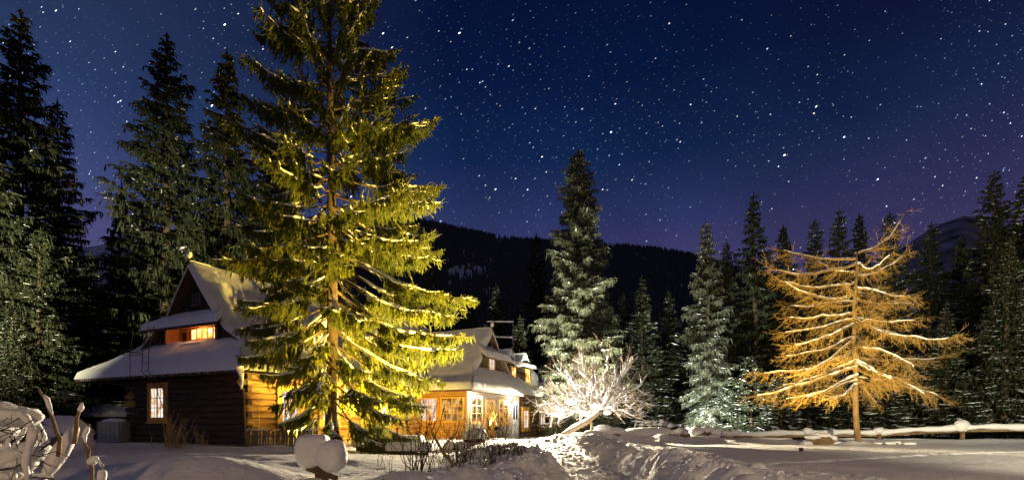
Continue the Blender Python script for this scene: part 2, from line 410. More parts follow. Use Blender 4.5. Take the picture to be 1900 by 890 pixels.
# ------------------------------------------------------------------ terrain
def sm(a, b, x):
    t = np.clip((x - a) / (b - a), 0, 1); return t * t * (3 - 2 * t)
def gauss(x, y, cx, cy, sx, sy, rot=0.):
    c, s_ = math.cos(rot), math.sin(rot); dx, dy = x - cx, y - cy
    u = dx * c + dy * s_; w = -dx * s_ + dy * c
    return np.exp(-(u / sx) ** 2 - (w / sy) ** 2)
TRACK = [(gp(1330, 13.2)[0], 13.2), (gp(1450, 15.5)[0], 15.5), (gp(1600, 17.5)[0], 17.5), (gp(1750, 19.5)[0], 19.5), (gp(1930, 21.5)[0], 21.5)]
def path_x(y):
    return np.interp(y, [0, 9, 13.5, 20, 26, 31, 40], [1.0, 1.5, 2.5, 1.9, 1.3, .6, 1.5])
def ground(x, y, fine=True):
    x = np.asarray(x, float); y = np.asarray(y, float)
    z = -.12 + .12 * sm(2, -8, x) - .18 * sm(28, 40, y) * sm(-6, 0, x) + fb(x, y, .18, 3) * .22 + fb(x, y, .7, 3, 9) * .07
    z = z - .42 * np.exp(-(((x + 4.6) / 4.0) ** 2 + ((y - 24.5) / 5.0) ** 2) ** 2)
    # path
    px = path_x(y); d = np.abs(x - px); wd = np.interp(y, [0, 9, 13.5, 20, 30, 40], [1.0, .9, .95, 1.15, 1.6, 2.7])
    inp = sm(wd + .35, wd - .2, d) * sm(42, 34, y)
    z = z * (1 - inp) + inp * (-.42 + .18 * sm(16, 27, y) + fb(x, y, 1.8, 3, 3) * .10)
    # ploughed bank right of the path
    rb = px + wd + .1
    far = sm(27, 20, y)
    rid = 1 - np.abs(fb(x + .6 * y, y * .45, 1.3, 4, 5)) * 4
    wr = np.interp(y, [0, 9, 12, 16, 24], [3.4, 3.2, 2.6, 2.2, 1.6])
    tb = np.clip((x - rb) / wr, 0, 1)
    shape = sm(0, .30, tb) * sm(1, .45, tb)
    z = z + shape * far * (.24 + .26 * rid * sm(0, .2, tb)) * np.interp(y, [0, 9, 14, 20, 26], [1.0, 1.0, .95, .8, .3])
    # ribs running down the cut face
    z = z + sm(0, .1, tb) * sm(.5, .2, tb) * far * (fb(x * .35, y + .5 * x, 2.6, 3, 31) * .42 + fb(x * .5, y + .6 * x, 7, 2, 33) * .10)
    # bank left of the path
    lb = px - wd - .1
    tl = np.clip((lb - x) / 3.5, 0, 1)
    fl = sm(21.5, 17.5, y) * sm(3, 8, y)
    rl = fb(x, y, 1.1, 4, 15)
    z = z + sm(0, .16, tl) * sm(1, .35, tl) * fl * (.26 + rl * .75 + fb(x, y, 4, 3, 19) * .16)
    # heap at the left of the porch path and the heap round the crab tree
    z = z + .34 * gauss(x, y, 2.4, 30.5, 1.8, 1.3) + .12 * gauss(x, y, 5.0, 31.0, 3.0, 1.0) + .5 * gauss(x, y, 4.4, 27.6, 1.6, 2.2) * (1 + fb(x, y, 1.5, 3) * 1.2)
    # foreground drifts on the left
    z = z + .42 * gauss(x, y, -5.4, 8.9, 1.7, 1.0, .1) + .25 * gauss(x, y, -7.5, 9.5, 2.5, .8) + .14 * gauss(x, y, -2.85, 8.2, .45, .5) - .12 * gauss(x, y, -3.3, 8.9, .8, .8)
    z = z + .20 * gauss(x, y, -9, 14.5, 5, 1.0, .15) + .22 * gauss(x, y, -9.5, 20.2, 1.8, .7) + .16 * gauss(x, y, -13.5, 22, 2.4, .8)
    z = z + .12 * gauss(x, y, -4.6, 13.5, 1.2, .5) + .16 * gauss(x, y, -2.2, 10.0, .5, .4)
    # snow thrown up along the fence, right
    z = z + sm(5, 9, x) * .20 * np.exp(-((y - (30.8 - .05 * x)) / 1.2) ** 2) + sm(6, 9, x) * gauss(x, y, 9, 29.3, 6, .9) * .12 * (1 + 3 * fb(x, y, 1.6, 3, 77))
    z = z + .25 * gauss(x, y, 7.0, 30.5, 3.4, 1.3) * (1 + fb(x, y, 1.4, 3, 8) * 1.6)
    # tree wells
    z = z + .25 * gauss(x, y, 18.15, 27.0, .7, .5) + .2 * gauss(x, y, -8.3, 23.5, .8, .8)
    if fine:
        # line of footprints
        for (a, b) in zip(TRACK[:-1], TRACK[1:]):
            n = int(math.hypot(b[0] - a[0], b[1] - a[1]) / .42)
            for k in range(n):
                cx = a[0] + (b[0] - a[0]) * k / n + (.13 if k % 2 else -.10); cy = a[1] + (b[1] - a[1]) * k / n + (.12 if k % 2 else -.12)
                m = (np.abs(x - cx) < .6) & (np.abs(y - cy) < .6)
                if m.any():
                    z[m] = z[m] - .22 * gauss(x[m], y[m], cx, cy, .17, .13) + .05 * gauss(x[m], y[m], cx + .2, cy + .12, .12, .12)
        z = z + fb(x, y, 3.5, 3, 50) * .03 + np.maximum(fb(x, y, 5.5, 2, 60) - .12, 0) * .22 * sm(2.5, 5, np.abs(x - 1.5)) * 0 + np.maximum(fb(x, y, 4.2, 3, 64) - .10, 0) * .35 * sm(6.5, 3.0, np.abs(x - 3.0))
    z = z - sm(55, 90, np.hypot(x, y)) * .3
    return z
def gz(x, y): return float(ground(np.array([x], float), np.array([y], float), False)[0])

def build_ground():
    th = np.concatenate([np.linspace(-180, -58, 24)[:-1], np.linspace(-58, 58, 900), np.linspace(58, 180, 24)[1:]]) * PI / 180
    rr = np.concatenate([[.3, 1, 2, 3], np.geomspace(4.0, 75, 430), np.geomspace(80, 3500, 24)])
    T, Rr = np.meshgrid(th, rr, indexing='ij')
    X = Rr * np.sin(T); Y = Rr * np.cos(T)
    Z = np.zeros_like(X)
    near = Y > -5
    Z[near] = ground(X[near].copy(), Y[near].copy()); Z[~near] = -.1
    m = MB(); m.grid(np.stack([X, Y, Z], -1).transpose(1, 0, 2)[::-1][::-1])
    o = m.build('snowy_ground', SNOW, smooth=True); tag(o, kind='structure')
build_ground()

# ------------------------------------------------------------------ hills with forest
def ridge_h(th, prof):
    u = 950 + F * np.tan(th)
    v = np.interp(u, [p[0] for p in prof], [p[1] for p in prof])
    return (780 - v) / F * np.cos(th)       # tan of elevation along the ray
HILLM = mat('forested_slope', (.022, .026, .022), .95, col2=(.010, .013, .012), vscale=.02)
HILLS = mat('snowy_clearing', (.72, .73, .80), .9, var=.45, vscale=.05)
FAR_TREE = mat('far_spruce', (.060, .066, .062), .95)
def build_hills():
    prof = [(-900, 500), (0, 470), (500, 420), (700, 405), (790, 415), (860, 432), (960, 449), (1010, 452), (1100, 455), (1180, 462), (1280, 479), (1400, 510), (1600, 540), (2400, 600)]
    def surf(T, s, noise=True):
        rad = 240 + s * 1000
        h = ridge_h(T, prof) * 1240
        z = h * np.power(s, 1.15) - .5
        if noise:
            x = rad * np.sin(T); y = rad * np.cos(T)
            z = z + fb(x, y, .006, 4, 3) * 60 * s * (1 - s) * 2 + fb(x, y, .02, 3) * 9 * s
        return rad, z
    th = np.linspace(-1.0, 1.05, 400); s = np.concatenate([np.linspace(0, 1, 90), [1.1, 1.3]])
    T, S = np.meshgrid(th, s)
    rad, z = surf(T, np.minimum(S, 1)); rad = 240 + S * 1000; z = np.where(S > 1, z - (S - 1) * 200, z)
    m = MB(); G = np.stack([rad * np.sin(T), rad * np.cos(T), z], -1); m.grid(G[::, ::-1])
    tag(m.build('hillside', HILLS, smooth=True), kind='structure')
    # far mountain, upper right
    prof2 = [(1500, 560), (1640, 480), (1700, 440), (1745, 414), (1790, 398), (1840, 408), (1900, 432), (2100, 500), (2500, 620)]
    th = np.linspace(.48, 1.1, 260); s = np.linspace(0, 1.2, 70)
    T, S = np.meshgrid(th, s)
    rad = 1300 + S * 1300
    x = rad * np.sin(T); y = rad * np.cos(T)
    z = ridge_h(T, prof2) * 2600 * np.minimum(S, 1) ** .9 + fb(x, y, .006, 5, 40) * 90 * S * (1.2 - S) - np.maximum(S - 1, 0) * 500
    m = MB(); m.grid(np.stack([x, y, z], -1)[:, ::-1])
    tag(m.build('mountain', mat('mountain_snow', (.42, .36, .40), .95, col2=(.06, .055, .06), vscale=.014), smooth=True), kind='structure')
    # forest on the hill: pointed crowns, leaving the clearings open
    n = 26000
    T = rng.uniform(-.62, .62, n); S = rng.uniform(0.0, 1.0, n) ** .7
    S[:3500] = rng.uniform(.985, 1.0, 3500)
    rad, z = surf(T, S)
    u = 950 + F * np.tan(T); v = 780 - (z / (rad * np.cos(T))) * F
    open_ = ((((u - 866) / 44) ** 2 + ((v - 506) / 15) ** 2) < 1.0) | ((((u - 935) / 20) ** 2 + ((v - 444) / 8) ** 2) < .6) | ((((u - 1150) / 42) ** 2 + ((v - 456) / 6) ** 2) < 1) | ((((u - 1195) / 13) ** 2 + ((v - 484) / 5) ** 2) < 1)
    keep = ~open_ | (rng.random(n) < .10)
    T, rad, z = T[keep], rad[keep], z[keep]
    n = len(T); h = rng.uniform(9, 19, n) ; w = h * rng.uniform(.17, .26, n)
    cx = rad * np.sin(T); cy = rad * np.cos(T)
    sides = 5; V = []; an = np.arange(sides) * 2 * PI / sides
    ringb = np.stack([cx[:, None] + np.cos(an) * w[:, None], cy[:, None] + np.sin(an) * w[:, None], np.repeat((z - 1)[:, None], sides, 1)], -1)
    tip = np.stack([cx, cy, z + h], -1)[:, None]
    V = np.concatenate([ringb, tip], 1).reshape(-1, 3)
    i = np.arange(n)[:, None, None] * 6
    k = np.arange(sides); f = np.stack([k, (k + 1) % sides, np.full(sides, 5)], -1)[None]
    m = MB(); m.add(V, f3=(i + f).reshape(-1, 3))
    tag(m.build('hillside_forest', FAR_TREE), 'dark spruce forest covering the far hillside', 'forest', kind='stuff')
build_hills()

# ------------------------------------------------------------------ spruces
def spruce_parts(h, rad, seed, nb=240, tw=20, clear=.04, slope=(-.35, .45), hang=.5, lean=None, snow=1.0, tww=.16, rmul=None, power=.85, whorl=0, prof=None, trunk_r=None, snow_w=1.0, depth_hang=1.0):
    """returns meshes (trunk, needles, snow); rmul(az, z) scales the reach, prof(z) gives the reach itself"""
    g = np.random.default_rng(seed)
    nb_ = nb
    t = (np.arange(nb_) + g.uniform(0, 1, nb_)) / nb_
    zi = h * (clear + (1 - clear - .012) * t)
    if whorl:
        zi = np.round(zi / whorl) * whorl + g.normal(0, whorl * .10, nb_)
    az = np.arange(nb_) * 2.39996 + g.uniform(-.5, .5, nb_)
    tt = zi / h
    base = (rad * (1 - tt) ** power + .02 * rad) if prof is None else prof(zi)
    Lb = base * g.uniform(.60, 1.15, nb_) * (1 + .28 * (np.sin(az * 2 + seed) * np.sin(zi * 1.1 + seed)))
    if rmul is not None: Lb = Lb * rmul(az, zi)
    Lb = np.maximum(Lb, .12)
    sl = slope[0] + (slope[1] - slope[0]) * tt ** 1.1 + g.normal(0, .07, nb_)
    K = 7; s = np.linspace(0, 1, K)
    ca, sa = np.cos(az), np.sin(az)
    sag = np.where(tt < .8, .22, .08)
    zz = zi[:, None] + Lb[:, None] * (sl[:, None] * s + sag[:, None] * (s ** 2.4 - s) * .9)
    rr_ = Lb[:, None] * s
    bend = g.normal(0, .08, nb_)[:, None] * s ** 2 * Lb[:, None]
    P = np.stack([ca[:, None] * rr_ - sa[:, None] * bend, sa[:, None] * rr_ + ca[:, None] * bend, zz], -1)
    br = np.maximum(.006 * h / 10, Lb * .011)[:, None] * (1 - s * .82)
    tr = MB()
    tr_r = trunk_r or h * .013
    k = np.linspace(0, 1, 14)
    wob = .006 * h
    TP = np.stack([np.sin(k * 5 + seed) * wob * k * (1 - k) * 2, np.cos(k * 4 + seed) * wob * k * (1 - k) * 2, k * h * .995 - .3], -1)
    tr.tubes(TP, (tr_r * (1 - k) ** .8 + .012) * (1 + .5 * np.exp(-k * 40)), 10)
    tr.tubes(P, br, 4)
    # twigs
    M = np.maximum(4, (tw * Lb / rad * 1.3).astype(int) + 3)
    bi = np.repeat(np.arange(nb_), M); n = len(bi)
    st = g.uniform(.10, 1.0, n) ** .8
    fi = st * (K - 1); i0 = np.minimum(fi.astype(int), K - 2); fr = (fi - i0)[:, None]
    A = P[bi, i0] * (1 - fr) + P[bi, i0 + 1] * fr
    sd = np.where(g.random(n) < .5, 1, -1)
    fwd = np.stack([ca[bi], sa[bi], np.zeros(n)], -1); lat = np.stack([-sa[bi], ca[bi], np.zeros(n)], -1) * sd[:, None]
    an = g.uniform(.5, 1.25, n); an[st > .93] *= .3
    D = fwd * np.cos(an)[:, None] + lat * np.sin(an)[:, None]
    l = np.minimum(Lb[bi] * (.36 * (1 - st * .75) + .05), 1.3) * g.uniform(.6, 1.25, n) + .03 * rad + .10
    dz = g.uniform(-.15, .12, n)
    B = A + D * (l * .5)[:, None]; B[:, 2] += l * dz * .5
    C_ = A + D * (l * .95)[:, None]; C_[:, 2] += l * (dz - .28 * hang)
    side = np.cross(D, (0, 0, 1.0)); side /= np.linalg.norm(side, axis=1, keepdims=True) + 1e-9
    roll = g.uniform(-.9, .9, n)[:, None]
    side = side * np.cos(roll) + np.array([0, 0, 1.0]) * np.sin(roll)
    nd = MB()
    nd.ribbons(A, B, C_, side, tww * g.uniform(.7, 1.4, n))
    # hanging strands
    nh = int(n * hang * 1.6)
    if nh:
        j = g.integers(0, n, nh); q = g.uniform(0, .9, nh)[:, None]
        A2 = A[j] * (1 - q) + C_[j] * q
        hl = g.uniform(.18, .62, nh) * np.minimum(1, .35 + Lb[bi[j]] / rad) * (h / 22) ** .5 * depth_hang
        D2 = D[j] * .18 + g.normal(0, .10, (nh, 3)); D2[:, 2] = -1
        B2 = A2 + D2 * (hl * .5)[:, None]; C2 = A2 + D2 * hl[:, None]
        aa = g.uniform(0, 2 * PI, nh); sd2 = np.stack([np.cos(aa), np.sin(aa), np.zeros(nh)], -1)
        nd.ribbons(A2, B2, C2, sd2, tww * .75 * g.uniform(.6, 1.3, nh))
    # needles along the branch itself
    for kk in (0, 1):
        aa = az + PI / 2
        sv = np.stack([np.cos(aa), np.sin(aa), np.full(nb_, 0)], -1) if kk == 0 else np.tile([0, 0, 1.0], (nb_, 1))
        for q in range(1, K - 2, 2):
            nd.ribbons(P[:, q], P[:, q + 1], P[:, min(q + 2, K - 1)] , sv, np.full(nb_, tww * 1.1))
    top = np.array([[0, 0, h * .97]]); nd.ribbons(top, top + [[0, 0, h * .02]], top + [[0, 0, h * .045]], np.array([[1.0, 0, 0]]), np.array([tww * 1.2])); nd.ribbons(top, top + [[0, 0, h * .02]], top + [[0, 0, h * .045]], np.array([[0, 1.0, 0]]), np.array([tww * 1.2]))
    # snow pads on branches and twigs
    sn = MB()
    if snow > 0:
        pick = np.where(g.random(nb_) < .62 * snow)[0]
        for rep in range(2):
            a0 = g.uniform(.25, .7, len(pick)); a1 = np.minimum(a0 + g.uniform(.2, .5, len(pick)), 1.0)
            q = np.linspace(0, 1, 5); ss = a0[:, None] + (a1 - a0)[:, None] * q
            fi = ss * (K - 1); i0 = np.minimum(fi.astype(int), K - 2); fr = (fi - i0)[..., None]
            Q = P[pick[:, None], i0] * (1 - fr) + P[pick[:, None], i0 + 1] * fr
            Q[..., 2] += .035 * snow_w
            wv = np.sin(q * PI) ** .6 * g.uniform(.6, 1.3, (len(pick), 5)) * np.minimum(.095, .025 + Lb[pick] * .022)[:, None] * snow_w
            sn.tubes(Q, wv + .004, 5, .55)
        pk = np.where(g.random(n) < .13 * snow)[0]
        up = np.array([0, 0, .03])
        fl = np.cross(D[pk], (0, 0, 1.0)); fl /= np.linalg.norm(fl, axis=1, keepdims=True)
        ro = g.uniform(-.8, .8, len(pk))[:, None]; fl = fl * np.cos(ro) + np.array([0, 0, 1.0]) * np.sin(ro)
        o_ = g.uniform(0, .3, len(pk))[:, None]
        sn.ribbons(A[pk] * (1 - o_) + C_[pk] * o_ + up, B[pk] + up * 1.3, C_[pk] * .85 + B[pk] * .15 + up, fl, tww * .62 * snow_w * g.uniform(.5, 1.2, len(pk)))
    return tr, nd, sn

VAR = {}
def spruce_variant(key, label, cat_loc, **k):
    tr, nd, sn = spruce_parts(**k)
    r = thing('spruce_tree', label, 'spruce', cat_loc)
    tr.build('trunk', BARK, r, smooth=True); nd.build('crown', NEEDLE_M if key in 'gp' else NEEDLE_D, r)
    sn.build('branch_snow', SNOW_T, r, smooth=True, kind='stuff')
    return r
GR_B = 'spruces standing in the dark forest edge'
# variants: h, radius, character
VK = {
 'p': dict(h=24, rad=3.9, seed=91, nb=420, tw=84, clear=.05, hang=.6, snow=1.4, tww=.075, slope=(-.45, .4), power=.62, snow_w=1.15),
 'g': dict(h=20, rad=3.0, seed=83, nb=250, tw=62, clear=.13, hang=.6, snow=1.3, tww=.08, slope=(-.75, .4), whorl=.5, snow_w=1.5, power=.7, trunk_r=.26),
 'a': dict(h=26, rad=4.2, seed=11, nb=300, tw=64, clear=.05, hang=.5, snow=.7, whorl=.6, tww=.11, snow_w=1.3, power=.8),
 'b': dict(h=24, rad=3.6, seed=23, nb=280, tw=58, clear=.03, hang=.6, snow=.7, whorl=.55, tww=.11, snow_w=1.3, power=.8, slope=(-.45, .35)),
 'c': dict(h=22, rad=3.2, seed=35, nb=270, tw=52, clear=.08, hang=.45, snow=.6, tww=.105, snow_w=1.3, power=.8, slope=(-.30, .5)),
 'd': dict(h=20, rad=3.5, seed=47, nb=280, tw=38, clear=.02, hang=.6, snow=1.7, tww=.14, slope=(-.35, .2), whorl=.5, snow_w=1.3),
 'e': dict(h=18, rad=2.4, seed=59, nb=230, tw=32, clear=.04, hang=.6, snow=.6, tww=.13, slope=(-.3, .5), power=.75),
 'f': dict(h=6, rad=2.2, seed=71, nb=120, tw=32, clear=.02, hang=.4, snow=1.6, tww=.11, slope=(-.35, .5), snow_w=1.2),
}
# u, v_top, distance, variant, width factor, label
TREES = [
 (22, 22, 34, 'a', 1.05, 'tallest black spruce at the far left edge of the photo'),
 (118, 195, 38, 'c', 1.0, 'slim dark spruce between the left edge and the clearing of stars'),
 (-40, 120, 30, 'b', 1.1, 'dark spruce cut off by the left edge behind the snowy rock pile'),
 (60, 420, 30, 'b', .95, 'low spruce with bluish snow on its skirts, behind the boulder at left'),
 (217, 345, 48, 'e', .9, 'small spruce tip peeking between the two big trees left of the gable'),
 (170, 470, 36, 'c', 1.2, 'shadowy spruce behind the long eave of the log house'),
 (302, 64, 42, 'a', 1.12, 'broad shaggy spruce rising directly behind the log house gable'),
 (255, 400, 44, 'b', 1.0, 'snow-flecked spruce low behind the left slope of the log house roof'),
 (425, 108, 45, 'b', 1.2, 'tall dark spruce just left of the yellow lit spruce'),
 (360, 380, 50, 'd', 1.1, 'dim spruce behind the ridge of the log house, between two tall ones'),
 (505, 250, 52, 'c', 1.2, 'spruce mostly hidden behind the left side of the yellow lit tree'),
 (800, 490, 58, 'c', 1.1, 'dark spruce whose branches show right behind the yellow lit tree'),
 (872, 540, 66, 'e', 1.2, 'violet tinged spruce behind the roof of the porch wing'),
 (925, 530, 60, 'c', 1.2, 'dim spruce behind the snowy metal frame'),
 (838, 560, 54, 'd', 1.1, 'faint spruce between the yellow lit tree and the finial of the wing'),
 (1004, 432, 64, 'e', 1.1, 'thin spruce just left of the pale lit spruce'),
 (965, 585, 52, 'd', .95, 'small snowy spruce above the dormers of the rear house'),
 (1074, 278, 46, 'p', .9, 'tall pale lit spruce rising behind the snowy crab tree'),
 (1098, 330, 50, 'b', .85, 'dark spruce leaning out behind the right side of the pale lit spruce'),
 (1192, 510, 56, 'd', .9, 'dim snowy spruce right of the crab tree'),
 (1150, 545, 60, 'e', 1.2, 'shadowy spruce in the gap right behind the crab tree'),
 (1240, 540, 62, 'c', 1.0, 'black spruce left of the double topped spruce'),
 (1318, 408, 45, 'g', .85, 'white dusted spruce with a bare lower trunk, behind the rail fence'),
 (1346, 445, 49, 'c', .9, 'second top showing right behind the bare trunked spruce'),
 (1285, 600, 55, 'f', 2.0, 'low dark spruce left behind the bare trunked spruce'),
 (1408, 360, 50, 'b', 1.0, 'tall black spruce between the bare trunked spruce and the larch'),
 (1463, 415, 52, 'e', 1.15, 'spruce top above the left side of the larch, first of the row'),
 (1510, 404, 54, 'c', 1.0, 'spruce top above the larch, second from the left in the row'),
 (1557, 388, 53, 'b', 1.0, 'spruce top above the larch, third from the left in the row'),
 (1601, 395, 55, 'e', 1.1, 'spruce top above the larch, just left of the larch trunk'),
 (1650, 390, 54, 'c', 1.1, 'spruce top directly behind the raised tip of the larch'),
 (1720, 412, 52, 'b', 1.05, 'dark spruce just right of the raised larch tip'),
 (1775, 440, 50, 'e', 1.2, 'spruce in front of the pale mountain'),
 (1832, 320, 44, 'a', .95, 'tall black spruce near the right edge, left of the last one'),
 (1893, 322, 42, 'c', 1.25, 'tall black spruce cut by the right edge'),
 (1752, 560, 40, 'd', .8, 'snow layered spruce showing right of the lower larch branches'),
 (1862, 445, 35, 'd', .95, 'large snow layered spruce low at the right edge above the fence'),
 (1945, 380, 36, 'b', 1.1, 'spruce beyond the right edge whose branches reach in'),
 (1395, 660, 42, 'f', 1.2, 'low snowy young spruce behind the fence right of the bare trunk'),
 (1450, 690, 40, 'f', 1.0, 'bluish snowed sapling behind the fence under the left of the larch'),
 (1500, 670, 43, 'f', 1.3, 'young spruce low behind the brush pile and fence'),
 (1560, 680, 42, 'f', 1.2, 'young spruce just left behind the larch trunk'),
 (1640, 690, 41, 'f', 1.2, 'young spruce just right behind the larch trunk'),
 (1700, 660, 42, 'f', 1.3, 'snowy sapling under the right branches of the larch'),
 (1790, 690, 38, 'f', 1.2, 'snowy sapling behind the thick snow cap of the fence'),
 (1215, 640, 58, 'f', 2.2, 'dim young spruce behind the blue snowed hedge'),
 (1045, 640, 56, 'f', 2.3, 'dim young spruce left behind the pale lit spruce'),
 (20, 560, 29, 'd', .8, 'snowy lower spruce at far left behind the loaded bush'),
]
def build_forest():
    protos = {}
    for i, (u, vt, D, key, wf, label) in enumerate(TREES):
        x, y, _ = gp(u, D)
        g0 = gz(x, y) - .1
        H = (CAMZ + (780 - vt) / F * D - g0)
        p = protos.get(key)
        if p is None:
            p = spruce_variant(key, label, (0, 0, 0), **VK[key]); p['group'] = GR_B; protos[key] = p; o = p
            o.location = (x, y, g0)
        else:
            o = copy_thing(p, (x, y, g0), 0, label)
        f = H / VK[key]['h']
        wf2 = f ** .55 * wf * 1.15
        o.scale = (wf2, wf2, f)
        o.rotation_euler = (.022 * math.sin(i * 3.7), .022 * math.cos(i * 2.3), i * 2.1)
build_forest()

# the tall yellow lit spruce: long limbs with a comb of hanging twigs under each
def hero_parts():
    g = np.random.default_rng(5); h = 24.5
    zt = [0, 1.2, 3, 5.4, 6.8, 9.3, 11, 13, 15.5, 18, 20, 22, 24.3]
    rg = [3.9, 4.7, 5.4, 6.6, 6.4, 6.4, 5.5, 5.2, 4.7, 3.9, 3.3, 2.0, .1]
    lf = [2.2, 2.6, 3.5, 4.0, 4.1, 4.5, 4.6, 4.4, 3.9, 4.2, 3.8, 2.3, .1]
    nb = 205
    zi = 1.7 + (h - 2.2) * ((np.arange(nb) + g.uniform(0, 1, nb)) / nb) ** 1.0
    zi = np.round(zi / .62) * .62 + g.normal(0, .07, nb)
    az = np.arange(nb) * 2.39996 + g.uniform(-.35, .35, nb)
    tt = zi / h
    slope = np.interp(tt, [0, .2, .45, .62, .8, 1], [-.62, -.50, -.22, .02, .34, .8]) + g.normal(0, .07, nb)
    ztip = zi + 4.5 * slope
    a, b = np.interp(ztip, zt, rg), np.interp(ztip, zt, lf); c = np.cos(az)
    L = np.where(c > 0, (a + b) / 2 + (a - b) / 2 * c, (a + b) / 2 + (a - b) / 2 * c) * np.where(np.abs(np.sin(az)) > .75, .85, 1.0)
    L = np.maximum(L * g.uniform(.70, 1.06, nb), .15); L = np.minimum(L, (h - zi) * .9 + .2)
    K = 10; s = np.linspace(0, 1, K)
    zz = zi[:, None] + L[:, None] * (slope[:, None] * s + .28 * (s ** 2.6 - s) * np.interp(tt, [0, .6, 1], [1, .6, .1])[:, None])
    bend = g.normal(0, .09, nb)[:, None] * s ** 2 * L[:, None]
    ca, sa = np.cos(az)[:, None], np.sin(az)[:, None]; rr = L[:, None] * s
    P = np.stack([ca * rr - sa * bend, sa * rr + ca * bend, zz], -1); P[:, 1:-1] += g.normal(0, .03, (nb, K - 2, 3))
    tr = MB(); k = np.linspace(0, 1, 20)
    TP = np.stack([np.sin(k * 5) * .06, np.cos(k * 4) * .05, k * h * .995 - .3], -1)
    tr.tubes(TP, (.29 * (1 - k) ** .8 + .015) * (1 + .6 * np.exp(-k * 45)), 12)
    tr.tubes(P, np.maximum(.012, L * .0105)[:, None] * (1.1 - s * .95), 5)
    nd = MB(); sn = MB()
    def samp(Q, bi, st):
        KK = Q.shape[1]; fi = st * (KK - 1); i0 = np.minimum(fi.astype(int), KK - 2); fr = (fi - i0)[..., None]
        T = Q[bi, i0 + 1] - Q[bi, i0]; return Q[bi, i0] * (1 - fr) + Q[bi, i0 + 1] * fr, T / (np.linalg.norm(T, axis=-1, keepdims=True) + 1e-9)
    # side limbs lying in the plane of each limb
    M = np.maximum(2, (L * 3.0).astype(int)); bi = np.repeat(np.arange(nb), M); n = len(bi); st = g.uniform(.34, .97, n)
    A, T = samp(P, bi, st); sg = np.where(g.random(n) < .5, 1, -1)[:, None]
    lat = np.stack([-T[:, 1], T[:, 0], np.zeros(n)], -1) * sg; D = T * .78 + lat * .62; D[:, 2] -= .10
    l = (L[bi] * .36 * (1.12 - st) + .18) * g.uniform(.6, 1.2, n); q = np.linspace(0, 1, 5)
    S = A[:, None] + D[:, None] * (l[:, None] * q)[..., None]; S[..., 2] -= (l[:, None] * .18 * q * (1 - q)); S[..., 2] += l[:, None] * .10 * q ** 2
    tr.tubes(S, .010 * (1.2 - q)[None] * np.ones((n, 1)), 4)
    def comb(Q, LL, per_m, lo, hi, wd, t0=.12):
        nn = len(Q); m = np.maximum(4, (LL * per_m).astype(int)); b = np.repeat(np.arange(nn), m); N = len(b); t = g.uniform(0, 1, N); t = t0 + (1 - t0) * t
        A, T = samp(Q, b, t)
        env = (np.sin(np.clip(t, .05, 1) ** .8 * PI) ** .7 * .8 + .22)
        hl = g.uniform(lo, hi, N) * env * np.interp(LL[b], [0, 1, 3], [.4, .7, 1.0])
        Dn = g.normal(0, .13, (N, 3)) + T * g.uniform(.05, .45, N)[:, None]; Dn[:, 2] = -1
        tipm = t > .9; Dn[tipm] = T[tipm] + g.normal(0, .35, (tipm.sum(), 3)); hl[tipm] *= .55
        B = A + Dn * (hl * .5)[:, None]; C = A + Dn * hl[:, None]
        aa = g.uniform(0, 2 * PI, N); sv = np.stack([np.cos(aa), np.sin(aa), np.zeros(N)], -1)
        nd.ribbons(A, B, C, sv, wd * g.uniform(.6, 1.3, N))
        # short spiky twiglets off the strand
        for f in (.35, .65):
            A2 = A * (1 - f) + C * f; d2_ = Dn * .6 + g.normal(0, .55, (N, 3)); e = hl * .32
            nd.ribbons(A2, A2 + d2_ * (e * .5)[:, None], A2 + d2_ * e[:, None], sv[:, [1, 0, 2]] * (-1, 1, 1), wd * .8 * g.uniform(.6, 1.2, N))
    comb(P, L, 19, .4, 1.2, .08, .36); comb(S, l, 22, .22, .75, .075)
    # short shoots on the upper side
    def brush(Q, LL, per_m, ln):
        nn = len(Q); m = np.maximum(3, (LL * per_m).astype(int)); b = np.repeat(np.arange(nn), m); N = len(b); t = g.uniform(.25, 1, N); A, T = samp(Q, b, t)
        d = g.normal(0, .6, (N, 3)) + T * .8; e = ln * g.uniform(.5, 1.2, N)
        aa = g.uniform(0, 2 * PI, N); sv = np.stack([np.cos(aa), np.sin(aa), np.zeros(N)], -1)
        nd.ribbons(A, A + d * (e * .5)[:, None], A + d * e[:, None], sv, np.full(N, .05))
    brush(P, L, 14, .22); brush(S, l, 14, .18)
    top = np.array([[0, 0, h * .95]])
    for sv in ((1.0, 0, 0), (0, 1.0, 0)): nd.ribbons(top, top + [[0, 0, .6]], top + [[0, 0, 1.3]], np.array([sv]), np.array([.2]))
    # snow: ragged ridges along limb tops, cakes on side limbs
    for rep in range(2):
        pick = np.where(g.random(nb) < .78)[0]; a0 = g.uniform(.12, .5, len(pick)); a1 = np.minimum(a0 + g.uniform(.3, .75, len(pick)), .98); qq = np.linspace(0, 1, 12)
        ss = a0[:, None] + (a1 - a0)[:, None] * qq
        Q, _ = samp(P, pick[:, None], ss); Q = Q + np.array([0, 0, .045]); Q[..., 2] += 0
        wv = (np.sin(np.clip(qq, .02, .98) * PI) ** .5)[None] * g.uniform(.35, 1.35, (len(pick), 12)) * np.interp(L[pick], [0, 3, 6], [.03, .075, .095])[:, None]
        sn.tubes(Q, wv + .006, 6, .7)
    pick = np.where(g.random(n) < .42)[0]; qq = np.linspace(0, 1, 6); Q, _ = samp(S, pick[:, None], .1 + .8 * qq[None] * np.ones((len(pick), 1))); Q = Q + np.array([0, 0, .03])
    sn.tubes(Q, (np.sin(np.clip(qq, .03, .97) * PI) ** .5)[None] * g.uniform(.25, 1.3, (len(pick), 6)) * .055 + .004, 5, .7)
    return tr, nd, sn
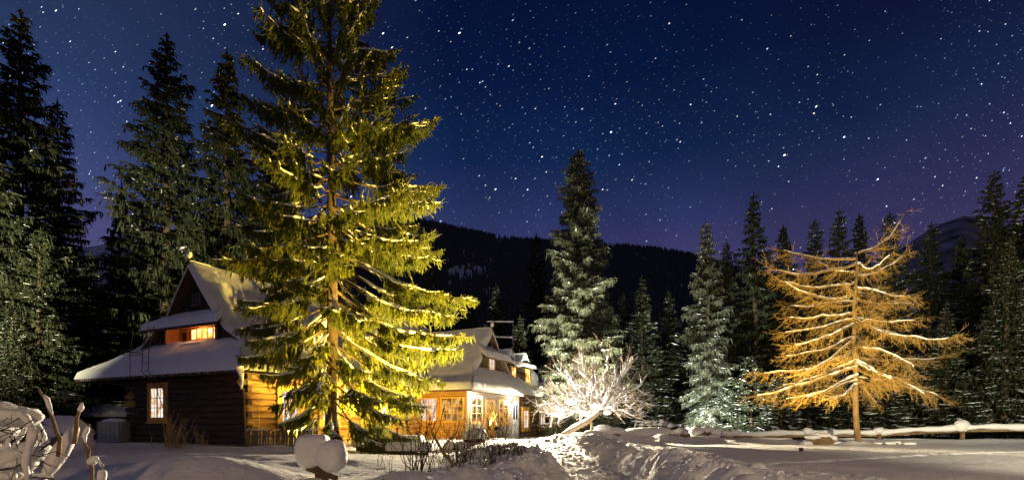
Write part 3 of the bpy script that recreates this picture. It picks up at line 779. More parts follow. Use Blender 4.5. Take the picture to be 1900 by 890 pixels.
def build_hero():
    tr, nd, sn = hero_parts()
    x, y, _ = gp(614, 23.5)
    r = thing('spruce_tree', 'huge spruce lit bright yellow, standing in front of the log wall', 'spruce', (x, y, gz(x, y) - .1))
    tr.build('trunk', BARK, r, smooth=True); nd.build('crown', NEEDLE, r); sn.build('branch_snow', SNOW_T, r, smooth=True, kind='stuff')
build_hero()

# ------------------------------------------------------------------ larch and crab tree
def curve_pts(a, b, sag, K=9, g=None, wob=0.):
    a = np.array(a, float); b = np.array(b, float); s = np.linspace(0, 1, K)[:, None]
    P = a + (b - a) * s; P[:, 2] += sag * (4 * s * (1 - s))[:, 0]
    if g is not None and wob:
        w = g.normal(0, wob, (K, 3)); w[0] = 0; P += np.cumsum(w, 0) * .5
    return P
def build_larch():
    g = np.random.default_rng(3)
    D = 26.8; x0, y0, _ = gp(1590, D); g0 = gz(x0 + .15, D) - .1
    # branches read off the photo: start v on trunk, tip (u, v), sag in metres, depth offset of the tip
    BR = [(470, 1680, 392, -.45, .6), (480, 1445, 455, -.35, .3), (490, 1420, 492, -.5, -.8), (488, 1655, 455, -.5, -1.0), (505, 1505, 480, -.2, 1.6), (512, 1690, 470, -.4, .8),
          (525, 1440, 520, -.35, 1.0), (545, 1430, 515, -.6, -1.3), (530, 1700, 545, -.1, -.6), (560, 1450, 575, -.2, 1.6), (555, 1700, 560, -.2, 1.2), (580, 1440, 590, -.1, -.5), (590, 1720, 585, -.1, -.8),
          (592, 1450, 615, .05, .9), (600, 1455, 640, -.15, -1.5), (592, 1780, 620, -.75, -1.2), (598, 1700, 640, .0, 1.5), (625, 1440, 665, -.2, .6), (625, 1470, 700, -.15, -2.0), (640, 1720, 690, .15, -1.5), (650, 1400, 690, -.35, -.3),
          (665, 1450, 715, -.1, 1.4), (662, 1760, 665, -.2, 1.8), (668, 1740, 730, .1, -1.4), (680, 1390, 740, -.15, -.6), (672, 1660, 705, -.1, -2.2), (695, 1480, 745, -.1, -1.8), (700, 1770, 742, .15, -.5), (705, 1430, 750, .0, .8), (708, 1640, 750, 0, 2.0), (712, 1530, 742, -.1, -2.4), (640, 1560, 670, -.1, -2.6), (590, 1620, 600, -.1, -2.6), (540, 1560, 540, -.2, -2.2), (615, 1610, 640, 0, 2.6), (540, 1630, 530, -.1, 2.2)]
    tk = MB(); tw = MB(); sn = MB()
    k = np.linspace(0, 1, 14); H = CAMZ + (780 - 472) / F * D - g0
    def trunk_u(v): return 1585 + 9 * ((v - 470) / 350) ** 2 + 2 * np.sin(v * .03)
    vs = 822 - k * (822 - 470)
    TP = np.stack([(trunk_u(vs) - 950) / F * D - x0, np.sin(k * 5) * .12, k * H], -1)
    tk.tubes(TP, .125 * (1 - k) ** .7 + .03, 10)
    Bs = []
    for (v0, u, v, sag, dy) in BR:
        z0 = CAMZ + (780 - v0) / F * D - g0
        a = (float((trunk_u(v0) - 950) / F * D - x0), 0, z0)
        b = ((u - 950) / F * (D + dy) - x0, dy, CAMZ + (780 - v) / F * (D + dy) - g0)
        Bs.append(curve_pts(a, b, sag, 12, g, .10))
    for j in range(26):        # smaller fillers
        z0 = H * g.uniform(.30, .97); a = g.uniform(0, 2 * PI); l = g.uniform(1.0, 2.8) * (1.1 - .35 * z0 / H)
        b = (math.cos(a) * l, math.sin(a) * l, z0 + l * g.uniform(-.25, .12))
        Bs.append(curve_pts((TP[0, 0] * 0 + .0, 0, z0), b, -.15 * l, 12, g, .05))
    Bs = np.array(Bs); nB = len(Bs); L = np.linalg.norm(Bs[:, -1] - Bs[:, 0], axis=1)
    s = np.linspace(0, 1, 12)
    br_r = (.012 * L + .022)[:, None] * (1 - .8 * s)
    tk.tubes(Bs, br_r, 5)
    # side shoots, mostly downward and outward, then fine twigs
    def shoots(P, M, lo, hi, r0, down, fwd_w=.5, smin=.15):
        n0, K, _ = P.shape
        bi = np.repeat(np.arange(n0), M); n = len(bi); st = g.uniform(smin, 1, n)
        fi = st * (K - 1); i0 = np.minimum(fi.astype(int), K - 2); fr = (fi - i0)[:, None]
        A = P[bi, i0] * (1 - fr) + P[bi, i0 + 1] * fr
        T = P[bi, i0 + 1] - P[bi, i0]; T /= np.linalg.norm(T, axis=1, keepdims=True) + 1e-9
        D_ = g.normal(0, 1, (n, 3)); D_ -= (D_ * T).sum(1, keepdims=True) * T; D_ /= np.linalg.norm(D_, axis=1, keepdims=True)
        D_ = D_ * .9 + T * fwd_w; D_[:, 2] -= down
        D_ /= np.linalg.norm(D_, axis=1, keepdims=True)
        l = g.uniform(lo, hi, n) * (1 - .4 * st)
        q = np.linspace(0, 1, 5)
        C = A[:, None] + D_[:, None] * (l[:, None] * q)[..., None] + T[:, None] * (l[:, None] * .25 * q ** 2)[..., None]
        C[..., 2] += (l[:, None] * (.16 * q ** 2.2))
        C[:, 1:] += g.normal(0, .02, (n, 4, 3))
        return C, r0 * (1 - .75 * q)[None] * np.ones((n, 1))
    M1 = np.maximum(6, (L * 10).astype(int))
    S1, R1 = shoots(Bs, M1, .45, 1.25, .012, .75)
    tw.tubes(S1, R1, 3)
    S2, R2 = shoots(S1, np.full(len(S1), 5), .14, .42, .0075, .15, .7, .2)
    tw.tubes(S2, R2, 3)
    # snow on the limbs
    q = np.linspace(0, 1, 24)
    big = Bs[:len(BR)]
    fi = q * 11 * .86; i0 = np.minimum(fi.astype(int), 10); fr = (fi - i0)[None, :, None]
    Q = big[:, i0] * (1 - fr) + big[:, i0 + 1] * fr
    Q[..., 2] += .05
    lump = g.uniform(.25, 1.0, (len(BR), 24)) ** 1.3 * (1 - .55 * q)
    amt = g.uniform(.55, 1.25, (len(BR), 1)); amt[-5:] *= .4; amt[:2] *= .6
    sn.tubes(Q, .09 * lump * amt + .014, 6, .8)
    r = thing('larch_tree', 'bare larch glowing amber with snow lined branches, in front of the fence', 'larch', (x0, y0, g0))
    tk.build('trunk', BARK_L, r, smooth=True); tw.build('twigs', TWIG_L, r); sn.build('branch_snow', SNOW_T, r, smooth=True, kind='stuff')
build_larch()

def build_crab():
    g = np.random.default_rng(12)
    D = 33.0; x0, y0, _ = gp(1048, D); g0 = gz(x0, D) - .15
    tk = MB(); tw = MB(); sn = MB()
    def loc(u, v, dy=0): return np.array([(u - 950) / F * (D + dy) - x0, dy, CAMZ + (780 - v) / F * (D + dy) - g0])
    main = [[loc(1044, 808), loc(1062, 796, .1), loc(1088, 783, .1), loc(1106, 768, .2), loc(1118, 752, .2)],
            [loc(1096, 803), loc(1098, 790), loc(1097, 778, .1), loc(1102, 768, .2), loc(1112, 758, .2)]]
    tk.tubes([main[0]], np.array([[.22, .18, .17, .16, .13]]), 8); tk.tubes([main[1]], np.array([[.07, .07, .07, .07, .06]]), 6)
    limbs = [((1100, 768), (1040, 742), (1000, 752), -.5), ((1100, 768), (1060, 740), (1025, 715), .6), ((1108, 763), (1085, 730), (1040, 690), -.8), ((1112, 760), (1095, 720), (1078, 668), .5),
             ((1115, 758), (1120, 715), (1128, 655), -.3), ((1118, 756), (1140, 725), (1165, 672), .9), ((1118, 756), (1150, 735), (1192, 715), -.6), ((1118, 758), (1150, 755), (1178, 775), -1.2),
             ((1110, 762), (1130, 740), (1150, 700), -1.8), ((1105, 765), (1080, 745), (1060, 700), -1.9), ((1110, 760), (1110, 730), (1105, 690), 1.9), ((1118, 757), (1160, 745), (1195, 745), 1.1), ((1098, 770), (1050, 755), (1010, 765), .9), ((1112, 760), (1100, 735), (1095, 700), -2.2), ((1104, 766), (1070, 758), (1030, 775), -1.2)]
    P = []
    for (a, m, b, dy) in limbs:
        A, M_, B = loc(*a, .15), loc(*m, dy * .5), loc(*b, dy)
        s = np.linspace(0, 1, 9)[:, None]
        c = A * (1 - s) ** 2 + 2 * M_ * s * (1 - s) + B * s ** 2
        w = g.normal(0, .06, (9, 3)); w[0] = 0; P.append(c + w)
    P = np.array(P); s = np.linspace(0, 1, 9)
    tk.tubes(P, (.085 * (1 - .8 * s))[None] * np.ones((len(P), 1)), 5)
    def sub(P, M, lo, hi, r0, up=.25, fw=.7, smin=.2):
        n0, K, _ = P.shape; bi = np.repeat(np.arange(n0), M); n = len(bi); st = g.uniform(smin, 1, n)
        fi = st * (K - 1); i0 = np.minimum(fi.astype(int), K - 2); fr = (fi - i0)[:, None]
        A = P[bi, i0] * (1 - fr) + P[bi, i0 + 1] * fr
        T = P[bi, i0 + 1] - P[bi, i0]; T /= np.linalg.norm(T, axis=1, keepdims=True) + 1e-9
        D_ = g.normal(0, 1, (n, 3)); D_ /= np.linalg.norm(D_, axis=1, keepdims=True)
        D_ = D_ * .8 + T * fw; D_[:, 2] += up * .5; D_ /= np.linalg.norm(D_, axis=1, keepdims=True)
        l = g.uniform(lo, hi, n); q = np.linspace(0, 1, 5)
        C = A[:, None] + D_[:, None] * (l[:, None] * q)[..., None]; C[..., 2] += (l[:, None] * .15 * q ** 2)
        C[:, 1:] += g.normal(0, .03, (n, 4, 3)).cumsum(1) * .6
        return C, r0 * (1 - .7 * q)[None] * np.ones((n, 1))
    S1, R1 = sub(P, 16, .5, 1.4, .026); tk.tubes(S1, R1, 4)
    S2, R2 = sub(S1, 5, .3, .8, .012); tw.tubes(S2, R2, 3)
    S3, R3 = sub(S2, 3, .15, .4, .007); tw.tubes(S3, R3, 3)
    Q = P.copy(); Q[..., 2] += .07
    sn.tubes(Q, .17 * (g.uniform(.3, 1.2, Q.shape[:2])) * (1.05 - .6 * s)[None], 6, .8)
    Q = np.array([main[0]]); Q[..., 2] += .2; Q[..., 1] -= .05; sn.tubes(Q, np.array([[.05, .14, .10, .20, .24]]), 7, .7)
    for (u, v, rr) in ((1085, 765, .34), (1110, 752, .42), (1060, 745, .36), (1135, 742, .30), (1128, 765, .26), (1150, 762, .22), (1048, 757, .26), (1098, 736, .22)):
        c = loc(u, v, -.1); sn.blob(c, (rr, rr * .8, rr * .6), int(u), .3)
    pk = g.random(len(S1)) < .95
    Q = S1[pk].copy(); Q[..., 2] += .025
    sn.tubes(Q, .065 * g.uniform(.1, 1.2, Q.shape[:2]) + .006, 4, .8)
    pk = g.random(len(S2)) < .4
    Q = S2[pk].copy(); Q[..., 2] += .012
    sn.tubes(Q, .022 * g.uniform(.2, 1.2, Q.shape[:2]), 4, .9)
    r = thing('crab_tree', 'leaning bare fruit tree thick with white snow, by the path', 'fruit tree', (x0, y0, g0))
    tk.build('trunk', mat('grey_bark', (.16, .12, .08), .95, var=.4, vscale=9), r, smooth=True); tw.build('twigs', TWIG_W, r); sn.build('branch_snow', SNOW_T, r, smooth=True, kind='stuff')
build_crab()

# ------------------------------------------------------------------ houses
def snow_slab(mb, f, nu, nv, th, r, edges=(1, 1, 1, 1), amp=.05, seed=1., drop=.0, tmin=.03):
    """snow lying on the surface f(s, t); edges = rounded at s0, s1, t0, t1"""
    s, t = np.meshgrid(np.linspace(0, 1, nu), np.linspace(0, 1, nv), indexing='ij')
    G = f(s, t)
    Ls = np.linalg.norm(np.diff(G, axis=0), axis=2).sum(0); Lt = np.linalg.norm(np.diff(G, axis=1), axis=2).sum(1)
    d = np.full(s.shape, 9.)
    if edges[0]: d = np.minimum(d, s * Ls[None, :])
    if edges[1]: d = np.minimum(d, (1 - s) * Ls[None, :])
    if edges[2]: d = np.minimum(d, t * Lt[:, None])
    if edges[3]: d = np.minimum(d, (1 - t) * Lt[:, None])
    e = np.clip(d / r, 0, 1)
    prof = tmin + (th - tmin) * np.sqrt(np.maximum(1 - (1 - e) ** 2, 0))
    nz = fbm3(G * .9 + seed, 3) - .5; n2 = fbm3(G * 3.1 + seed, 2) - .5
    top = G.copy(); top[..., 2] += prof * (1 + nz * amp * 8 + n2 * amp * 2.2)
    bot = G.copy(); bot[..., 2] -= drop
    mb.grid(top)
    idx = lambda A: A
    for (a, b) in ((top[0], bot[0]), (bot[-1], top[-1]), (bot[:, 0], top[:, 0]), (top[:, -1], bot[:, -1])):
        mb.grid(np.stack([a, b], 1))
    mb.grid(bot[:, ::-1])
def dense(pts, n):
    pts = np.array(pts, float); k = np.linspace(0, len(pts) - 1, n)
    return np.stack([np.interp(k, np.arange(len(pts)), pts[:, i]) for i in range(pts.shape[1])], -1)

def log_wall(mb, a, b, z0, z1, n, lh=.30, bulge=.085):
    """stacked logs from a to b (xy), outward normal n; each log a rounded course with its own ends"""
    a = np.array(a, float); b = np.array(b, float); n = np.array(n, float)
    k = max(1, int(round((z1 - z0) / lh))); lh = (z1 - z0) / k
    L = np.linalg.norm(b - a); m = max(2, int(L / .5))
    for i in range(k):
        za = z0 + i * lh; off = random.uniform(-.012, .012)
        prof = [(0, .0), (bulge * .75, .10), (bulge, .35), (bulge, .65), (bulge * .75, .90), (0, 1.0)]
        G = []
        for (o, q) in prof:
            row = []
            for j in range(m + 1):
                p = a + (b - a) * j / m + n * (o + off + .008 * math.sin(j * 1.7 + i * 2.3))
                row.append((p[0], p[1], za + lh * (q * .965) + .006 * math.sin(j * .9 + i)))
            G.append(row)
        mb.grid(np.array(G)[:, ::-1] if np.cross(b - a, n) < 0 else np.array(G))
def log_ends(mb, c, z0, z1, n1, n2, lh=.30):
    k = max(1, int(round((z1 - z0) / lh))); lh = (z1 - z0) / k
    for i in range(k):
        n = n1 if i % 2 else n2; o = n2 if i % 2 else n1
        p = np.array(c, float); e = .16
        lo = np.minimum(p - np.array(o) * .17 , p + np.array(n) * e); hi = np.maximum(p - np.array(o) * .17, p + np.array(n) * e)
        lo = np.minimum(lo, p + np.array(o) * .055); hi = np.maximum(hi, p + np.array(o) * .055)
        mb.box((lo[0], lo[1], z0 + i * lh + .015), (hi[0], hi[1], z0 + (i + 1) * lh - .02))

def window(parent, c, rt, n, w, h, glass, frame=.2, rows=3, cols=4, arch=False, fm=None, muntin=.03, depth=.0, trim=True):
    """c: centre on the wall; rt, n: right and outward directions in the parent's space"""
    c = np.array(c, float); rt = np.array(rt, float); n = np.array(n, float); up = np.array([0, 0, 1.0]); fm = fm or ORANGE_W
    M = (np.stack([rt, n, up], 1), c)
    r = MB()
    if trim:
        W, H = w / 2, h / 2
        r.box((-W - frame, .0, -H - frame * .9), (W + frame, .10, -H), M); r.box((-W - frame, .0, H), (W + frame, .10, H + frame), M)
        r.box((-W - frame, .003, -H), (-W, .095, H), M); r.box((W, .003, -H), (W + frame, .095, H), M)
        r.box((-W - frame * 1.15, .0, -H - frame * .9 - .05), (W + frame * 1.15, .17, -H - frame * .9), M)
    else:
        W, H = w / 2, h / 2
        r.box((-W, .0, -H), (W, .07, -H + .07), M); r.box((-W, .0, H - .07), (W, .07, H), M); r.box((-W, .002, -H + .07), (-W + .07, .068, H - .07), M); r.box((W - .07, .002, -H + .07), (W, .068, H - .07), M)
    fr = r.build('window', fm, parent)
    p = MB(); p.box((-w / 2, -.02, -h / 2), (w / 2, .056, h / 2), M); p.build('pane', glass, fr)
    q = MB()
    q.box((-.04, .058, -h / 2), (.04, .085, h / 2), M)
    for i in range(1, cols):
        x = -w / 2 + w * i / cols
        if abs(x) > .01: q.box((x - muntin / 2, .0575, -h / 2), (x + muntin / 2, .074, h / 2), M)
    for i in range(1, rows):
        z = -h / 2 + h * i / rows; q.box((-w / 2, .0572, z - muntin / 2), (w / 2, .077, z + muntin / 2), M)
    q.build('glazing_bars', fm, fr)
    if arch:
        a = MB(); k = 10
        for i in range(k):
            t0 = PI * i / k; t1 = PI * (i + 1) / k
            x0_, x1_ = -w / 2 * math.cos(t0), -w / 2 * math.cos(t1); zz0, zz1 = h / 2 - .28 + .28 * math.sin(t0), h / 2 - .28 + .28 * math.sin(t1)
            V = np.array([(x0_, .088, zz0), (x1_, .088, zz1), (x1_, .088, h / 2 + .02), (x0_, .088, h / 2 + .02)]) @ M[0].T + M[1]
            a.add(V, f4=[(0, 1, 2, 3)])
        a.build('arch_spandrel', fm, fr)
    return fr

def gabled_house(root, W, L, ze, zl, zu, zr, yc, hl, hu, xo, over_r, over_l, ze_l=None, wallm=LOG, wallg=LOG_D, balcony=True, walls=True, xtri=.75, xled=.1, zbase=-.4, xlow=.4, snow_th=.34, xback=0.0):
    """gable faces local -x; wall corner at origin; eave z=ze, lower gable base zl, ledge zu, ridge zr"""
    ze_l = ze_l or ze
    yr0, yl0 = -over_r, W + over_l
    # roof profile sides as (y, z)
    right = [(yc, zr), (yc - hu * .5, (zr + zu + .45) / 2), (yc - hu, zu + .45), (yc - (hu + hl) / 2, (zl + zu) / 2 + .10), (yc - hl, zl), (yr0 * .45 + (yc - hl) * .55, ze + (zl - ze) * .5), (yr0, ze)]
    left = [(yc, zr), (yc + hu * .5, (zr + zu + .45) / 2), (yc + hu, zu + .45), (yc + (hu + hl) / 2, (zl + zu) / 2 + .10), (yc + hl, zl), (yl0 * .45 + (yc + hl) * .55, ze_l + (zl - ze_l) * .42), (yl0, ze_l)]
    fx = [xtri - .55, xtri - .55, xtri - .5, xlow - .35, xlow - .30, (xo + xlow) / 2 - .15, xo]      # verge x at each profile point
    def side(prof, flip):
        prof3 = dense([(x, y, z) for x, (y, z) in zip(fx, prof)], 60)
        def f(s, t):
            k = t * 59; P = np.stack([np.interp(k, np.arange(60), prof3[:, i]) for i in range(3)], -1)
            xf = P[..., 0]; P = P.copy(); P[..., 0] = xf + (L + xback - xf) * s
            return P
        return f
    sn = MB(); bd = MB()
    for prof, fl in ((right, 0), (left, 1)):
        f = side(prof, fl)
        snow_slab(sn, f, int(L * 5) + 20, 64, snow_th, .30, (1, 1, 0, 1), seed=3 + fl)
        # roof deck below
        s, t = np.meshgrid(np.linspace(0, 1, 8), np.linspace(0, 1, 30), indexing='ij'); G = f(s, t)
        G[..., 0] += .06 * (1 - s)
        G2 = G.copy(); G2[..., 2] -= .13; G[..., 2] -= .012
        bd.grid(G2); bd.grid(G)
        bd.grid(np.stack([G[0], G2[0]], 1)); bd.grid(np.stack([G[:, -1], G2[:, -1]], 1)); bd.grid(np.stack([G[-1], G2[-1]], 1))
    # front skirt
    def skirt(s, t):    # s from wall line (top) to eave, t from right to left
        ys = np.interp(s, [0, .5, 1], [yc - hl, right[5][0], yr0]); yl = np.interp(s, [0, .5, 1], [yc + hl, left[5][0], yl0])
        zr_ = np.interp(s, [0, .5, 1], [zl, right[5][1], ze]); zl_ = np.interp(s, [0, .5, 1], [zl, left[5][1], ze_l])
        x = np.interp(s, [0, .5, 1], [xlow + .05, (xo + xlow) / 2 - .15, xo])
        return np.stack([x, ys + (yl - ys) * t, zr_ + (zl_ - zr_) * t], -1)
    snow_slab(sn, skirt, 22, 90, snow_th * .95, .30, (0, 1, 0, 0), seed=6)
    s, t = np.meshgrid(np.linspace(0, 1, 6), np.linspace(0, 1, 6), indexing='ij'); G = skirt(s, t); G[..., 0] += .05 * s; G2 = G.copy(); G2[..., 2] -= .13; G[..., 2] -= .01
    bd.grid(G); bd.grid(G2); bd.grid(np.stack([G[-1], G2[-1]], 1))
    # upper ledge
    w0, w1 = hu + .15, hu * .55 + hl * .45 + .25
    def ledge(s, t):
        x = xtri - .02 + (xled - .45 - xtri) * s; z = zu + .45 - .62 * s
        w = w0 + (w1 - w0) * s
        return np.stack([x, yc - w + 2 * w * t, z], -1)
    snow_slab(sn, ledge, 16, 60, snow_th * 1.1, .28, (0, 1, 1, 1), seed=9)
    s, t = np.meshgrid(np.linspace(0, 1, 4), np.linspace(0, 1, 4), indexing='ij'); G = ledge(s, t); G[..., 0] += .05 * s; G2 = G.copy(); G2[..., 2] -= .12; G[..., 2] -= .01
    bd.grid(G); bd.grid(G2); bd.grid(np.stack([G[-1], G2[-1]], 1))
    deck = bd.build('roof', FASCIA, root)
    sn.build('roof_snow', SNOW_R, deck, smooth=True)
    # gable boarding: upper triangle and lower trapezoid, vertical boards
    gb = MB()
    def boards(x, y0, y1, zlo, top, step=.18):
        y = y0
        while y < y1 - .02:
            ya = y + .01; yb = min(y + step, y1)
            za, zb = top(ya), top(yb)
            if max(za, zb) > zlo + .03:
                j = random.uniform(-.008, .008)
                V = [(x + j, ya, zlo), (x + j, yb, zlo), (x + j, yb, max(zb, zlo)), (x + j, ya, max(za, zlo)), (x + .05, ya, zlo), (x + .05, yb, zlo), (x + .05, yb, max(zb, zlo)), (x + .05, ya, max(za, zlo))]
                gb.add(V, f4=[(0, 3, 2, 1), (4, 5, 6, 7), (0, 1, 5, 4), (3, 7, 6, 2), (0, 4, 7, 3), (1, 2, 6, 5)])
            y += step
    boards(xtri, yc - hu, yc + hu, zu + .30, lambda y: zr - .06 - abs(y - yc) / hu * (zr - zu - .45))
    def tl(y):
        a = abs(y - yc); return zl - .1 + (zu + .2 - zl) * min(1, max(0, (hl - a) / (hl - hu * 1.15)))
    bx0, bx1 = (yc - hl * .5, yc + hl * .52) if balcony else (9e9, -9e9)
    y = yc - hl
    if balcony:
        boards(xlow, yc - hl, bx0, zl - .15, tl); boards(xlow, bx1, yc + hl, zl - .15, tl)
    else: boards(xlow, yc - hl, yc + hl, zl - .15, tl)
    gbo = gb.build('gable', BOARD_D, root)
    for sgn in (-1, 1):
        for (a, l) in ((.35, 1.1), (.75, 1.3), (1.1, 1.0)):
            y0 = yc + sgn * hu * .25; rb = MB(); rb.bar((xtri - .03, y0, zu + .5), (xtri - .03, y0 + sgn * math.cos(a) * l * hu / 2.2, zu + .5 + math.sin(a) * l * .55), .035); rb.build('sunburst_rib', BOARD_P, gbo)
            y1 = yc + sgn * hl * .62; rb = MB(); rb.bar((xlow - .03, y1, zl), (xlow - .03, y1 + sgn * math.cos(a + .5) * .8, zl + math.sin(a + .5) * .75), .035); rb.build('sunburst_rib', BOARD_P, gbo)
    # finial with its ball of snow
    fn = MB(); fn.bar((xtri - .45, yc, zr - .05), (xtri - .45, yc, zr + .50), .09); fno = fn.build('finial', FASCIA, root)
    b = MB(); b.blob((xtri - .45, yc, zr + .62), (.14, .14, .20), 4, .1); b.build('snow_cap', SNOW_R, fno, smooth=True)
    return dict(bx0=bx0, bx1=bx1)

AZ = math.atan2(.904, .427)
P0 = np.array([-12.45, 24.0]); d1 = np.array([.427, .904]); d2 = np.array([-.904, .427])
def HW(X, Y, Z=0): p = P0 + d1 * X + d2 * Y; return (p[0], p[1], Z)

def build_log_house():
    r = thing('log_house', 'dark log house with a steep snowy gable and glowing balcony, left of the tall spruce', 'log house', (P0[0], P0[1], 0), AZ)
    W, L = 9.4, 22.0
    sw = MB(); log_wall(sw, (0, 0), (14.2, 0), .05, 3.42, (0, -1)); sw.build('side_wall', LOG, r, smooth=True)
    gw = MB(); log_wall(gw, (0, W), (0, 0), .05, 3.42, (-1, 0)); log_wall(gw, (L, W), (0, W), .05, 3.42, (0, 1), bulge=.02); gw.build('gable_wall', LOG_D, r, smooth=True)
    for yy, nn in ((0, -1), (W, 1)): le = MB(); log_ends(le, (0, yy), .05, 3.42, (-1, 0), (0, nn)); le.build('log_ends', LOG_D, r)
    pl = MB(); pl.box((-.10, -.10, -.8), (14.2, W + .1, .048)); pl.build('plinth', STONE, r)
    k = gabled_house(r, W, L, 3.42, 4.95, 6.05, 9.05, 4.7, 4.1, 1.95, -1.0, 1.0, 3.4, ze_l=3.45, balcony=True)
    # closed balcony recess with lit room behind
    y0, y1 = k['bx0'], k['bx1']; bl = MB()
    bl.box((.42, y0 - .1, 4.74), (2.1, y1 + .1, 4.80)); bl.box((.42, y0 - .1, 6.12), (2.1, y1 + .1, 6.18)); bl.box((1.15, y0, 4.8), (1.22, y1, 6.12))
    bl.box((.42, y0 - .1, 4.8), (1.15, y0, 6.12)); bl.box((.42, y1, 4.8), (1.15, y1 + .1, 6.12))
    bl.bar((.40, y0 + .05, 4.8), (.40, y0 + .05, 6.12), .12); bl.bar((.40, y1 - .05, 4.8), (.40, y1 - .05, 6.12), .12); bl.bar((.40, y0, 6.05), (.40, y1, 6.05), .14)
    bo = bl.build('balcony', BALC_W, r)
    window(bo, (1.15, y0 + 2.2, 5.46), (0, -1, 0), (-1, 0, 0), 1.75, 1.1, GL_ORANGE, .06, 2, 4, fm=BALC_W, muntin=.07)
    window(bo, (1.15, y0 + .75, 5.44), (0, -1, 0), (-1, 0, 0), 1.05, 1.15, GL_ORANGE, .06, 2, 2, fm=BALC_W)
    p = HW(.75, (y0 + y1) / 2, 5.95); lamp('POINT', 'balcony_fill', p, 45, (1.0, .50, .16), size=.08)  # added point lamp to brighten the recess
    for j in range(3): pass
    dr = MB(); dr.box((1.08, y1 - .85, 4.82), (1.14, y1 - .2, 6.05)); dr.build('balcony_door', BALC_W, r)
    dg = MB(); dg.box((1.065, y1 - .68, 5.1), (1.075, y1 - .38, 5.9)); dg.build('door_glass', BLACK, r)
    s_ = MB(); f = lambda s, t: np.stack([.1 + s * .9, y0 + .3 + t * 2.3, 4.90 + 0 * s], -1); snow_slab(s_, f, 14, 30, .32, .5, (1, 1, 1, 1), amp=.08, seed=22); s_.build('balcony_snow', SNOW_R, bo, smooth=True)
    window(r, (-.06, 6.65, 2.08), (0, -1, 0), (-1, 0, 0), 1.06, 1.5, GL_WHITE, .30, 3, 4)
    window(r, (2.40, -.06, 1.90), (1, 0, 0), (0, -1, 0), .95, 1.5, GL_WHITE, .30, 3, 4)
    window(r, (5.10, -.06, 1.90), (1, 0, 0), (0, -1, 0), .95, 1.5, GL_WHITE, .30, 3, 4)
    window(r, (9.95, -.06, 1.85), (1, 0, 0), (0, -1, 0), 1.1, 1.6, GL_BRIGHT, .35, 3, 4)
    # little gable window
    window(r, (.75, 4.7, 7.45), (0, -1, 0), (-1, 0, 0), .5, .5, BLACK, .05, 2, 2, fm=BOARD_P)
    # two dormers on the slope facing the spruce
    for X in (5.2, 10.3):
        d = MB(); d.box((X - .75, .9, 4.4), (X + .75, 3.4, 6.35)); do = d.build('dormer', BOARD_D, r)
        window(do, (X, .9, 5.6), (1, 0, 0), (0, -1, 0), .7, 1.0, GL_ORANGE, .12, 2, 2)
        for sg in (-1, 1):
            sn = MB(); f = lambda s, t: np.stack([X + sg * s * 1.15, .55 + 3.2 * t, 7.15 - .95 * s], -1)
            snow_slab(sn, f, 14, 26, .3, .25, (0, 1, 1, 0), seed=31 + sg); sn.build('dormer_snow', SNOW_R, do, smooth=True)
    # gutter with overflowing icicle at the near corner
    gt = MB(); gt.tubes([[(-1.05, -1.05, 3.30), (3, -1.08, 3.30), (8, -1.08, 3.30), (13.5, -1.08, 3.30)]], np.full((1, 4), .06), 6); gt.tubes([[(-.95, -1.0, 3.3), (-.9, -.6, 2.9), (-.3, -.2, 2.6), (-.15, -.15, .1)]], np.full((1, 4), .05), 6); gt.build('gutter', FASCIA, r)
    ic = MB(); q = np.linspace(0, 1, 7)
    ic.tubes([np.stack([-1.08 + .10 * np.sin(q * 3), -.95 - .1 * q, 3.55 - 1.0 * q], -1)], ((.14 * (1 - q) ** .7 + .01) * (1 + .25 * np.sin(q * 9)))[None], 7)
    ic.build('icicle', SNOW_R, r, smooth=True)
    ics = MB(); n = 60; g = np.random.default_rng(4); Y = g.uniform(-1, 12.4, n); l = g.uniform(.02, .14, n)
    A = np.stack([np.full(n, -.98), Y, np.full(n, 3.42)], -1); B = A.copy(); B[:, 2] -= l
    ics.tubes(np.stack([A, (A + B) / 2, B], 1), np.stack([np.full(n, .012), np.full(n, .008), np.full(n, .003)], -1), 4)
    n = 70; X = g.uniform(8.5, 14.5, n); l = g.uniform(.05, .32, n); A = np.stack([X, np.full(n, -.98), np.full(n, 3.40)], -1); B = A.copy(); B[:, 2] -= l
    ics.tubes(np.stack([A, (A + B) / 2, B], 1), np.stack([np.full(n, .022), np.full(n, .014), np.full(n, .003)], -1), 4)
    ics.build('eave_icicles', ICE, r, kind='stuff')
    return r
build_log_house()

